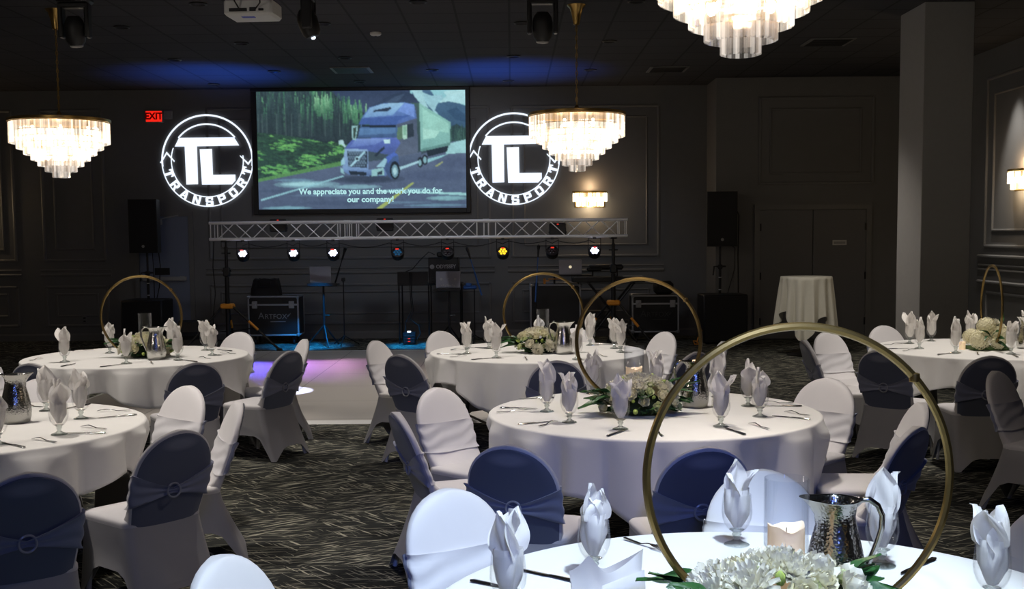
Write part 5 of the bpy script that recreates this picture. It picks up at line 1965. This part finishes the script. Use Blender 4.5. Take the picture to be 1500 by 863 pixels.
GOB = {
'F': [(-0.016, 2.969, 'at the bottom edge with the beige shaded napkin'), (0.234, 3.334, 'in the bright patch beside the chair with the blue back'), (0.714, 3.647, 'behind the flowers and before the second blue chair back'),
      (1.10, 3.40, 'seen through the handle of the nearest pitcher'), (1.27, 3.017, 'at the lower right corner beyond the gold hoop')],
'C': [(0.193, 6.494, 'farthest left on the middle table'), (0.301, 6.106, 'second from the left on the middle table, splayed napkin'), (0.551, 5.876, 'before the flowers at the front of the middle table'),
      (1.075, 5.932, 'at the front of the middle table, right of the hoop limb'), (1.342, 6.238, 'in front of a twin at the right of the middle table'), (1.359, 6.632, 'behind its twin at the right of the middle table'),
      (1.248, 7.005, 'behind the pitcher of the middle table'), (0.904, 7.21, 'behind the flowers of the middle table, right of the candle'), (0.501, 7.206, 'behind the leaves left of the middle table flowers')],
'B': [(-0.383, 9.747, 'farthest left on the table behind the middle one'), (-0.207, 10.203, 'at the back left of the table behind, tall cream napkin'), (-0.13, 9.415, 'at the front left of the table behind, left of its flowers'),
      (0.247, 10.478, 'standing behind the empty glass cylinder of the table behind'), (0.518, 9.241, 'beside the rear pitcher, under the crossing of two hoops'), (0.702, 10.383, 'alone between the crossing hoops on the table behind'),
      (0.895, 10.102, 'half hidden by its neighbour at the right of the table behind'), (0.917, 9.763, 'with ragged napkin at the right of the table behind')],
'L': [(-3.641, 9.381, 'standing alone at the left of the rear left table'), (-3.515, 10.079, 'behind the leaves inside the left hoop'), (-3.093, 9.237, 'before the flowers left of the rear left pitcher'),
      (-2.743, 9.461, 'right of the rear left pitcher, leaning napkin'), (-2.724, 10.248, 'first of two at the right rim of the rear left table'), (-2.555, 9.824, 'second of two at the right rim of the rear left table'),
      (-3.05, 10.342, 'hidden behind the rear left pitcher, napkin showing')],
'LF': [(-2.4, 6.385, 'rightmost on the front left table'), (-2.321, 5.869, 'nearest the rim on the front left table'), (-2.716, 6.691, 'with broad napkin right of the left pitcher'), (-2.517, 5.602, 'cut by the left picture edge')],
'R': [(3.547, 10.295, 'at the far left of the right table'), (3.472, 9.835, 'in the front of a cluster of three on the right table'), (3.813, 10.494, 'third of the left cluster on the right table, three pointed napkin'),
      (3.643, 9.471, 'alone left of the round flowers on the right table'), (4.04, 9.338, 'before the flowers, right side of the right table'), (4.116, 10.371, 'behind the flowers of the right table, plain pointed napkin'),
      (4.60, 10.35, 'at the right edge behind the right table pitcher')],
}
g0 = make_goblet()
naps = [make_napkin(s, t) for s, t in ((1, 1.0), (2, .95), (3, 1.1), (5, 1.0), (8, .9), (13, 1.1))]
used = set()
firstg = True
rg = random.Random(4)
for k in GOB:
    for i, (x, y, ph) in enumerate(GOB[k]):
        o = g0 if firstg else copy_tree(g0)
        firstg = False
        o.location = (x, y, ZC_)
        o.rotation_euler = (0, 0, rg.uniform(0, 6))
        tag(o, 'stemmed water goblet ' + ph, 'glass', 'stemmed water goblets')
        q = (i * 5 + len(k) + ord(k[0])) % 6
        if q in used:
            nn = naps[q].copy()
            COL.objects.link(nn)
        else:
            nn = naps[q]
            used.add(q)
        nn.location = (x, y, ZC_)
        nn.rotation_euler = (0, 0, rg.uniform(0, 6.28))
        tag(nn, 'napkin in the goblet ' + ph, 'napkin', 'napkins folded into the goblets')
for q in range(6):
    if q not in used:
        bpy.data.objects.remove(naps[q])

# the folded napkin lying on the nearest table
def top_edge(u):
    if u < .25:
        return .105 + .050 * (u / .25) ** 1.5
    if u < .5:
        return .155 - .050 * sin((u - .25) / .25 * pi / 2)
    return .105 + .052 * ((u - .5) / .5) ** 1.4


mb = MB()
for sgn in (-1, 1):
    def sheet(u, v, sgn=sgn):
        w = sin(pi * (.06 + .88 * u))
        return (-.085 + .17 * u + .03 * (u - .45) * v, sgn * (.045 * w * (1 - .55 * v) + .003) + .010 * sin(6 * u + 3 * v + sgn) * v, top_edge(u) * v * (1 if sgn < 0 else .9 + .1 * u))
    mb.grid(sheet, 26, 10)
mb.grid(lambda u, v: (-.02 + .12 * u, -.050 + .03 * u - .012 * sin(pi * v), .002 + (.075 + .03 * u) * v), 10, 6)
o = mb.build('loose_napkin', M['napkin'], angle=60, fix=False)
o.location = (.245, 3.03, ZC_)
o.rotation_euler = (0, 0, radians(6))
tag(o, 'folded beige white napkin standing without a glass on the nearest table', 'napkin')


def make_fork():
    mb = MB()
    # along +x from handle end (0) to tines (.19); z arch
    def zf(x):
        t = x / .19
        return .003 + .009 * max(0, sin((t - .42) / .58 * pi)) if t > .42 else .003 + .003 * (1 - t / .42)
    def strip(x0, x1, w0, w1, yo=0.0, n=10):
        rings = []
        for i in range(n + 1):
            x = x0 + (x1 - x0) * i / n
            w = (w0 + (w1 - w0) * i / n) / 2
            z = zf(x)
            rings.append([(x, yo - w, z), (x, yo - w * .6, z + .0016), (x, yo + w * .6, z + .0016), (x, yo + w, z), (x, yo + w * .6, z - .001), (x, yo - w * .6, z - .001)])
        mb.loops(rings, True, True, True)
    strip(0, .07, .015, .011)
    strip(.07, .125, .011, .007)
    strip(.125, .145, .008, .024, n=5)
    for k in range(4):
        strip(.143, .19, .0042, .0026, -.0096 + k * .0064, 5)
    return mb.build('table_fork', M['cutlery'], angle=60)


def make_knife():
    mb = MB()
    rings = []
    for x, w, t in ((0, .010, .003), (.01, .017, .0045), (.06, .015, .004), (.10, .011, .0035), (.108, .012, .003), (.115, .018, .0012), (.18, .019, .0010), (.205, .016, .0009), (.222, .004, .0006)):
        z = .0035
        rings.append([(x, -w / 2, z), (x, -w / 3, z + t), (x, w / 3, z + t), (x, w / 2, z), (x, w / 3, z - t * .6), (x, -w / 3, z - t * .6)])
    mb.loops(rings, True, True, True)
    return mb.build('table_knife', M['cutlery'], angle=60)


FK = {
'C': [(0.1, 6.55, -0.13, 6.44), (0.26, 6.18, 0.11, 5.92), (0.72, 5.87, 0.74, 5.6), (1.22, 6.07, 1.32, 5.76), (1.49, 6.46, 1.64, 6.18), (1.5, 6.76, 1.66, 6.72)],
'L': [(-3.94, 9.67, -3.97, 9.47), (-3.9, 10.27, -3.78, 10.38), (-2.65, 9.67, -2.44, 9.44), (-2.96, 9.39, -2.83, 9.1), (-2.5, 9.99, -2.4, 9.92)],
'LF': [(-2.92, 6.9, -2.82, 6.84), (-2.4, 6.66, -2.19, 6.66), (-2.32, 6.12, -2.10, 5.99), (-2.42, 5.75, -2.22, 5.61)],
'B': [(-0.51, 10.05, -0.4, 10.12), (-0.39, 9.58, -0.50, 9.45), (0.1, 9.4, 0.12, 9.17), (0.69, 9.56, 0.78, 9.36)],
'R': [(3.46, 10.25, 3.28, 10.18), (3.4, 9.75, 3.27, 9.64), (3.82, 9.49, 3.74, 9.24)],
'F': [(0.45, 3.6, 0.38, 3.70)]}
KN = {
'C': [(0.1, 6.60, -0.08, 6.64), (0.21, 6.13, 0.02, 6.03), (0.55, 5.80, 0.46, 5.64), (1.1, 5.84, 1.15, 5.67), (1.42, 6.25, 1.58, 6.12), (1.47, 6.64, 1.66, 6.60), (0.09, 7.00, 0.20, 7.02)],
'L': [(-2.65, 10.3, -2.44, 10.12), (-3.5, 9.22, -3.53, 9.03), (-3.12, 9.10, -3.18, 9.0), (-2.66, 9.40, -2.56, 9.30)],
'LF': [(-2.28, 6.40, -2.12, 6.5), (-2.24, 5.88, -2.06, 5.87), (-2.42, 5.54, -2.31, 5.45), (-2.63, 6.77, -2.55, 6.93)],
'B': [(-0.47, 9.7, -0.64, 9.71), (-0.18, 9.36, -0.31, 9.26), (0.73, 10.5, 0.93, 10.4), (-0.38, 10.26, -0.28, 10.22)],
'R': [(3.36, 9.84, 3.2, 9.82), (3.58, 9.43, 3.45, 9.32), (4.02, 9.25, 3.98, 9.08)],
'F': [(-0.07, 3.22, -0.14, 3.27), (0.05, 3.36, 0.15, 3.28), (1.12, 3.30, 1.29, 3.47), (1.40, 3.12, 1.48, 3.15)]}
ORD = ['first', 'second', 'third', 'fourth', 'fifth', 'sixth', 'seventh']
SHORT = {'C': 'middle table', 'B': 'table right of the dance floor', 'L': 'rear left table', 'LF': 'front left table', 'R': 'table near the column', 'F': 'nearest table'}
for D, mk, nm, cat in ((FK, make_fork, 'fork', 'fork'), (KN, make_knife, 'knife', 'knife')):
    proto = None
    for k in D:
        order = sorted(range(len(D[k])), key=lambda i: (D[k][i][0] + D[k][i][2]) / (D[k][i][1] + D[k][i][3]))
        for i, (xa, ya, xb, yb) in enumerate(D[k]):
            cx, cy = TB[k]
            if proto is None:
                proto = mk()
                o = proto
            else:
                o = proto.copy()
                COL.objects.link(o)
            mx_, my_ = (xa + xb) / 2, (ya + yb) / 2
            Lh = .095 if nm == 'fork' else .11
            dx, dy = xa - xb, ya - yb
            l = hypot(dx, dy)
            dx, dy = dx / l, dy / l
            # keep the whole piece on the table top
            px_, py_ = mx_ - dx * Lh, my_ - dy * Lh
            dd = hypot(px_ - cx, py_ - cy)
            if dd > .88:
                px_, py_ = cx + (px_ - cx) * .88 / dd, cy + (py_ - cy) * .88 / dd
            o.location = (px_, py_, ZC_ + .001)
            o.rotation_euler = (0, 0, atan2(dy, dx))
            n_ = len(order)
            pos = order.index(i)
            w = 'only' if n_ == 1 else ORD[pos]
            tag(o, 'steel table %s, %s from the left on the %s' % (nm, w, SHORT[k]) if n_ > 1 else 'steel table %s left of the flowers on the nearest table' % nm, cat, 'table %ss' % nm if nm == 'fork' else 'table knives')


# ================================================================== PITCHERS
def make_pitcher():
    root = empty('water_pitcher')
    tag(root, 'x', 'pitcher', 'hammered steel water pitchers')
    n = 40
    prof = [(.0, .002), (.062, .0), (.070, .006), (.078, .035), (.080, .07), (.076, .11), (.066, .155), (.056, .195), (.052, .222), (.055, .245), (.062, .262), (.0635, .266),
            (.0605, .263), (.053, .245), (.049, .222), (.052, .19), (.06, .15), (.06, .12)]
    rings = []
    for r, z in prof:
        ring = []
        for j in range(n):
            t = 2 * pi * j / n
            k = max(0, (z - .205) / .06)
            sp = k ** 1.3 * .034 * max(0, cos(t)) ** 7
            ring.append(((r + sp) * cos(t), (r + sp) * sin(t) * (1 - .08 * k * abs(cos(t))), z + .006 * k * max(0, cos(t)) ** 5))
        rings.append(ring)
    MB().loops(rings, True, True, False).build('body', M['steel'], root, angle=80)
    MB().tube([p for p in rings[11]], .0022, 6, closed=True).build('rim', M['steelp'], root)
    pts = []
    for q in range(15):
        t = q / 14
        a = radians(100 - 215 * t)
        pts.append((-.075 - .052 * cos(radians(-95 + 190 * min(1, t * 1.15))) * (1 if t < .87 else 1), 0, .245 - .155 * t + .030 * sin(pi * t) ** .8 * (1 - t)))
    pts = [(-.052, 0, .250), (-.066, 0, .266), (-.088, 0, .268), (-.110, 0, .252), (-.122, 0, .225), (-.121, 0, .190), (-.110, 0, .150), (-.097, 0, .115), (-.085, 0, .085), (-.078, 0, .062)]
    MB().tube(pts, [.0065, .008, .0085, .0085, .0085, .0085, .008, .0075, .007, .0055], 10).build('handle', M['steelp'], root)
    return root


p0 = make_pitcher()
for i, (x, y, rz, lb) in enumerate(((0.885, 3.13, 172, 'hammered steel pitcher behind the flowers of the nearest table'), (-2.94, 9.53, 0, 'hammered steel pitcher before the left hoop flowers'),
                                    (-2.71, 6.27, 8, 'hammered steel pitcher at the left picture edge'), (0.43, 9.68, -12, 'hammered steel pitcher beside the flowers of the second hoop'),
                                    (1.05, 6.62, 10, 'hammered steel pitcher behind the leaves of the middle table'), (4.36, 9.79, 200, 'hammered steel pitcher at the right edge on the table near the column'))):
    o = p0 if i == 0 else copy_tree(p0)
    o.location = (x, y, ZC_)
    o.rotation_euler = (0, 0, radians(rz))
    o['label'] = lb

# ================================================================== FLOWERS
def petal_fn(L_, w, cup, a, tilt, base=0.0, n=5):
    def f(u, v):
        s = (u - .5) * 2
        ww = w * (sin(pi * (.12 + .80 * v))) ** .7
        x = base + L_ * v
        y = s * ww
        z = cup * (v * v) * .6 - cup * .3 * v + cup * .5 * s * s * v
        ca, sa = cos(tilt), sin(tilt)
        X, Z = x * ca - z * sa, x * sa + z * ca
        return (X * cos(a) - y * sin(a), X * sin(a) + y * cos(a), Z)
    return f


def make_rose(name, mat, R=.036, seed=0):
    rr = random.Random(seed)
    mb = MB()
    for ringi, (n, tilt, L_, w) in enumerate(((6, .35, 1.0, .62), (6, .75, .98, .58), (5, 1.05, .9, .5), (4, 1.3, .82, .4), (3, 1.48, .75, .3))):
        for k in range(n):
            a = 2 * pi * k / n + ringi * .6 + rr.uniform(-.15, .15)
            mb.grid(petal_fn(R * L_ * 1.15, R * w, R * .55, a, tilt + rr.uniform(-.1, .1)), 5, 5)
    mb.lathe([(0, 0), (R * .35, .0), (R * .4, R * .35), (R * .22, R * .8), (0, R * .85)], 8)
    return mb.build(name, mat, angle=180, fix=False)


def make_mum(name, mat, R=.045, seed=0):
    rr = random.Random(seed)
    mb = MB()
    for ringi, (n, tilt, L_) in enumerate(((18, .10, 1.0), (16, .38, .95), (14, .68, .85), (10, 1.0, .7), (6, 1.3, .5))):
        for k in range(n):
            a = 2 * pi * k / n + ringi * .37 + rr.uniform(-.08, .08)
            mb.grid(petal_fn(R * L_ * rr.uniform(.9, 1.05), R * .15, R * .25, a, tilt + rr.uniform(-.08, .08)), 3, 5)
    mb.lathe([(0, 0), (R * .25, 0), (R * .2, R * .4), (0, R * .45)], 8)
    return mb.build(name, mat, angle=180, fix=False)


def make_hydrangea(name, mat, R=.075, seed=0):
    rr = random.Random(seed)
    mb = MB()
    N = 130
    mb.lathe([(0, -R * .7), (R * .6, -R * .5), (R * .85, 0), (R * .6, R * .6), (0, R * .85)], 14)
    for k in range(N):
        z = 1 - 1.7 * (k + .5) / N
        ph = k * 2.39996
        r = sqrt(max(0, 1 - z * z))
        nrm = Vector((r * cos(ph), r * sin(ph), z))
        t = nrm.orthogonal().normalized()
        b = nrm.cross(t)
        rot = rr.uniform(0, 3)
        c = nrm * R * rr.uniform(.93, 1.05)
        for q in range(4):
            a = rot + q * pi / 2
            d = t * cos(a) + b * sin(a)
            e = nrm.cross(d)
            l = R * .17
            vs = [c, c + d * l * .6 + e * l * .45 + nrm * .002, c + d * l * 1.15 + nrm * .005, c + d * l * .6 - e * l * .45 + nrm * .002]
            mb.add(vs, [(0, 1, 2, 3)])
    return mb.build(name, mat, angle=30, fix=False)


def make_bud(name, mat):
    mb = MB()
    mb.lathe([(0, 0), (.008, .002), (.012, .012), (.011, .024), (.005, .034), (0, .036)], 10)
    return mb.build(name, mat)


def make_leaf(name, L_, w, droop, seed):
    rr = random.Random(seed)
    mb = MB()

    def f(u, v):
        s = (u - .5) * 2
        ww = w * sin(pi * (v * .94 + .03)) ** .8 * (1 - .25 * v)
        return (L_ * v, s * ww, droop * L_ * (v - v * v * 1.7) + .22 * ww * abs(s) + .004 * sin(9 * v + s * 3))
    mb.grid(f, 7, 12)
    mb.grid(lambda u, v: tuple(c - (.0012 if i == 2 else 0) for i, c in enumerate(f(u, v))), 7, 12)
    mb.tube([(-.03, 0, -.012), (0, 0, .0)] + [tuple(c + (.001 if i == 2 else 0) for i, c in enumerate(f(.5, v))) for v in (.3, .6, .9)], [.0022, .002, .0016, .0012, .0006], 5)
    return mb.build(name, M['leaf'], angle=180, fix=False)


FL = {
 'rose': [make_rose('rose', M['white_petal'], .036, 1), make_rose('rose', M['cream_petal'], .034, 2), make_rose('rose', M['green_petal'], .026, 3)],
 'mum': [make_mum('chrysanthemum', M['white_petal'], .056, 4)],
 'hyd': [make_hydrangea('hydrangea', M['cream_petal'], .075, 5)],
 'bud': [make_bud('flower_bud', M['bud'])],
 'leaf': [make_leaf('leaf', .17, .030, .22, 1), make_leaf('leaf', .15, .022, .34, 2), make_leaf('leaf', .10, .030, .15, 3)],
}
PROTO = [o for l in FL.values() for o in l]


def put(kind, i, parent, loc, d, roll=0.0, s=1.0):
    src = FL[kind][i % len(FL[kind])]
    c = src.copy()
    COL.objects.link(c)
    c.parent = parent
    d = Vector(d).normalized()
    if kind == 'leaf':
        q = d.to_track_quat('X', 'Z')
    else:
        q = d.to_track_quat('Z', 'Y')
    m = Matrix.Translation(Vector(loc)) @ q.to_matrix().to_4x4() @ Matrix.Rotation(roll, 4, 'X' if kind == 'leaf' else 'Z') @ Matrix.Scale(s, 4)
    c.matrix_local = m
    return c


def arrangement(x, y, hoop_r, hoop_rz, hx, hz, rx, ry, h, mix, nf, nl, seed, label, lean=0.0, lspread=1.0, hoop_y=0.0):
    rr = random.Random(seed)
    root = empty('hoop_centrepiece', (x, y, ZC_), 0, label, 'flower arrangement', 'gold hoop flower centrepieces')
    bs = MB().rbox(-rx * .5, rx * .5, -ry * .4, ry * .4, 0, .02, .006)
    bs.build('base', M['core'], root)
    hp = MB()
    c, s = cos(hoop_rz), sin(hoop_rz)
    hp.tube([(hoop_r * cos(t) * c, hoop_r * cos(t) * s, hoop_r * sin(t)) for t in [2 * pi * k / 96 for k in range(96)]], .0105, 8, closed=True)
    ho = hp.build('hoop', M['gold'], root)
    ho.location = (hx, hoop_y, hz)
    # a small weld bead on the hoop
    a = radians(41)
    MB().lathe([(0, -.014), (.013, -.01), (.014, .0), (.013, .01), (0, .014)], 10).build('hoop_joint', M['brass'], ho).location = (hoop_r * cos(a) * c, hoop_r * cos(a) * s, hoop_r * sin(a))
    core = MB()
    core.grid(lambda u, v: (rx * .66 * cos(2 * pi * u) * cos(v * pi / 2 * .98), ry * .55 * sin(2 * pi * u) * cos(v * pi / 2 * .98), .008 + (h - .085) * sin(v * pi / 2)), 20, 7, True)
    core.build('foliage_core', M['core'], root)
    # blooms over the mound
    for k in range(nf):
        z = (k + .6) / nf
        ph = k * 2.39996 + seed
        cr = sqrt(1 - (1 - z) ** 2) if z < 1 else 1
        el = (1 - z) * pi / 2 * .98 + .08
        X, Y = rx * cos(ph) * cos(el), ry * sin(ph) * cos(el)
        Z = .02 + (h - .045) * sin(el)
        if hypot(X - mix.get('hx', 0), Y - mix.get('hy', 0)) < mix.get('hr', 0):
            continue
        d = (X / rx ** 1.2, Y / ry ** 1.2, .25 + 2.5 * max(0, Z / h - .3))
        nrm = Vector((cos(ph) * cos(el), sin(ph) * cos(el), sin(el) * .9 + .1))
        kind = rr.choices(['rose', 'mum', 'hyd', 'bud'], mix['w'])[0]
        i = rr.choices([0, 1, 2], [4, 4, 3])[0]
        s = mix.get('s', 1.0) * rr.uniform(.85, 1.15)
        put(kind, i, root, (X, Y, Z), nrm, rr.uniform(0, 6), s)
        if rr.random() < .55:
            a = ph + 1.2
            put('bud' if rr.random() < .4 else 'rose', 2, root, (rx * .98 * cos(a) * cos(el), ry * .98 * sin(a) * cos(el), Z + .008), (cos(a) * cos(el), sin(a) * cos(el), .5), rr.uniform(0, 6), .8)
    # long leaves at both ends and a few between the blooms
    for k in range(nl):
        side = -1 if k % 2 else 1
        a = (0 if side > 0 else pi) + rr.uniform(-.75, .75) * lspread
        el = rr.uniform(.04, .8)
        d = (cos(a) * cos(el), sin(a) * cos(el), sin(el))
        put('leaf', k, root, (rx * .78 * cos(a), ry * .78 * sin(a), .045 + rr.uniform(0, .06)), d, rr.uniform(-.6, .6), rr.uniform(.85, 1.25))
    for k in range(nl):
        a = -pi / 2 + rr.uniform(-1.5, 1.5)
        put('leaf', 2, root, (rx * .72 * cos(a), ry * .75 * sin(a), .02 + rr.uniform(0, .03)), (cos(a), sin(a), rr.uniform(.06, .3)), rr.uniform(-.5, .5), rr.uniform(.55, .75))
    for k in range(nl // 2):
        a = -pi / 2 + rr.uniform(-1.2, 1.2)
        el = rr.uniform(.1, .8)
        put('leaf', 2, root, (rx * .9 * cos(a) * cos(el), ry * .9 * sin(a) * cos(el), .02 + h * .8 * sin(el) * .9), (cos(a), sin(a), .35), rr.uniform(-.6, .6), rr.uniform(.6, .8))
    return root


def vase_candle(x, y, lab, candle=True, zc=.25, H=.39, r=.056):
    v = MB()
    v.lathe([(0, 0), (r - .004, 0), (r, .004), (r, H - .002), (r - .0015, H), (r - .003, H - .002), (r - .003, .008), (0, .008)], 40)
    o = v.build('glass_cylinder', M['vase'])
    o.location = (x, y, ZC_ + .03)
    tag(o, 'clear glass cylinder among the flowers on the ' + lab, 'vase', 'glass cylinders in the centrepieces')
    if candle:
        b = MB()
        R_ = .046
        b.lathe([(0, 0), (R_, 0), (R_, .02), (R_ * 1.01, zc * .5), (R_, zc - .01)], 32)
        rg2 = random.Random(int(x * 100) + 5)
        ring = [((R_ + .0015 * sin(3 * t)) * cos(t), (R_ + .0015 * sin(3 * t)) * sin(t), zc + .006 * sin(2 * t + 1) + .003 * sin(5 * t)) for t in [2 * pi * k / 32 for k in range(32)]]
        b.loops([b.v[-32:], ring, [(px_ * .82, py_ * .82, pz - .003) for px_, py_, pz in ring], [(px_ * .6, py_ * .6, zc - .016) for px_, py_, pz in ring], [(0, 0, zc - .018)] * 32])
        c = b.build('pillar_candle', M['wax'], angle=70)
        c.location = (x, y, ZC_ + .042)
        tag(c, 'cream pillar candle inside the glass cylinder on the ' + lab, 'candle', 'cream pillar candles')
        MB().rod((0, 0, zc - .02), (.001, 0, zc - .004), .0015, 5).build('wick', M['black'], c)


FA = arrangement(.66, 2.80, .378, 0.0, .05, .388, .235, .17, .19, {'w': (5, 5, 0, 1), 'hx': .03, 'hy': .08, 'hr': .075, 's': 1.3}, 44, 18, 11, 'white flower mound with the tallest gold hoop on the nearest table', hoop_y=.05)
for d_, p_, s_ in (((-.75, .25, .55), (-.17, .05, .06), 1.0), ((-.95, .0, .35), (-.19, -.02, .06), 1.1), ((-.98, -.15, .08), (-.20, -.04, .05), 1.0), ((-.9, .35, .2), (-.18, .06, .05), .9),
                   ((.95, -.1, .10), (.22, -.05, .05), 1.1), ((.9, .3, .25), (.21, .05, .05), 1.0), ((.5, -.6, .35), (.12, -.13, .10), .7), ((.8, .5, .4), (.17, .08, .08), .8)):
    put('leaf', 0, FA, p_, d_, .5, s_)
vase_candle(.69, 2.885, 'nearest table', zc=.215, H=.35)
arrangement(.70, 6.38, .345, radians(3), .0, .405, .215, .16, .215, {'w': (7, 2, 0, 1.5), 'hx': -.02, 'hy': .06, 'hr': .06, 's': 1.12}, 64, 22, 23, 'white and pale green flowers with gold hoop on the middle table')
vase_candle(.68, 6.44, 'middle table', zc=.21, H=.345)
arrangement(.225, 9.80, .335, radians(-2), .04, .335, .185, .14, .20, {'w': (6, 2, 0, 1), 'hx': .03, 'hy': .12, 'hr': .06, 's': 1.2}, 46, 14, 31, 'white flowers with gold hoop on the table right of the dance floor')
vase_candle(.265, 9.95, 'table right of the dance floor', False, H=.33)
arrangement(-3.085, 9.72, .335, radians(2), -.03, .345, .20, .14, .19, {'w': (6, 2, 0, 1), 'hx': -.04, 'hy': .12, 'hr': .06, 's': 1.2}, 50, 16, 53, 'white flowers with gold hoop on the rear left table')
vase_candle(-3.13, 9.86, 'rear left table', False, H=.33)
ra = empty('hoop_centrepiece', (4.0, 9.72, ZC_), 0, 'round cream hydrangeas with a gold hoop seen edge-on, on the right table', 'flower arrangement', 'gold hoop flower centrepieces')
MB().rbox(-.15, .15, -.10, .10, 0, .03, .008).build('base', M['stemg'], ra)
MB().tube([(.345 * cos(t) * cos(1.42), .345 * cos(t) * sin(1.42), .345 * sin(t)) for t in [2 * pi * k / 96 for k in range(96)]], .0105, 8, closed=True).build('hoop', M['gold'], ra).location = (.055, .06, .36)
for (X, Y, Z, s) in ((-.09, -.08, .085, 1.05), (.0, .02, .19, 1.0), (.10, -.05, .13, .95), (.13, .06, .09, .9), (-.10, .08, .10, .9), (.05, -.10, .06, .7)):
    put('hyd', 0, ra, (X, Y, Z), (X * 2, Y * 2, .6), X * 9, s)
for (X, Y, Z, s) in ((.06, .0, .22, 1.0), (.09, -.06, .19, .9)):
    put('rose', 0, ra, (X, Y, Z), (.3, -.5, .8), 0, s)
for k, (d, p_) in enumerate((((-.8, -.4, .5), (-.02, -.10, .13)), ((-.6, -.5, .0), (-.02, -.12, .12)), ((.5, -.5, .5), (.0, -.12, .14)), ((.1, -.9, .2), (.02, -.12, .10)), ((.3, -.8, -.2), (.03, -.12, .08)), ((.9, .0, .5), (.12, .0, .15)), ((.6, .3, .8), (.1, .03, .2)))):
    put('leaf', k, ra, p_, d, .2 * k, .75)
o = MB().lathe([(0, 0), (.024, 0), (.026, .004), (.026, .062), (.022, .066), (.018, .066), (.018, .05), (0, .05)], 20).build('votive_candle', M['wax'])
o.location = (3.80, 9.74, ZC_)
tag(o, 'small cream candle cup left of the round flowers, right table', 'candle')
for o in PROTO:
    bpy.data.objects.remove(o)
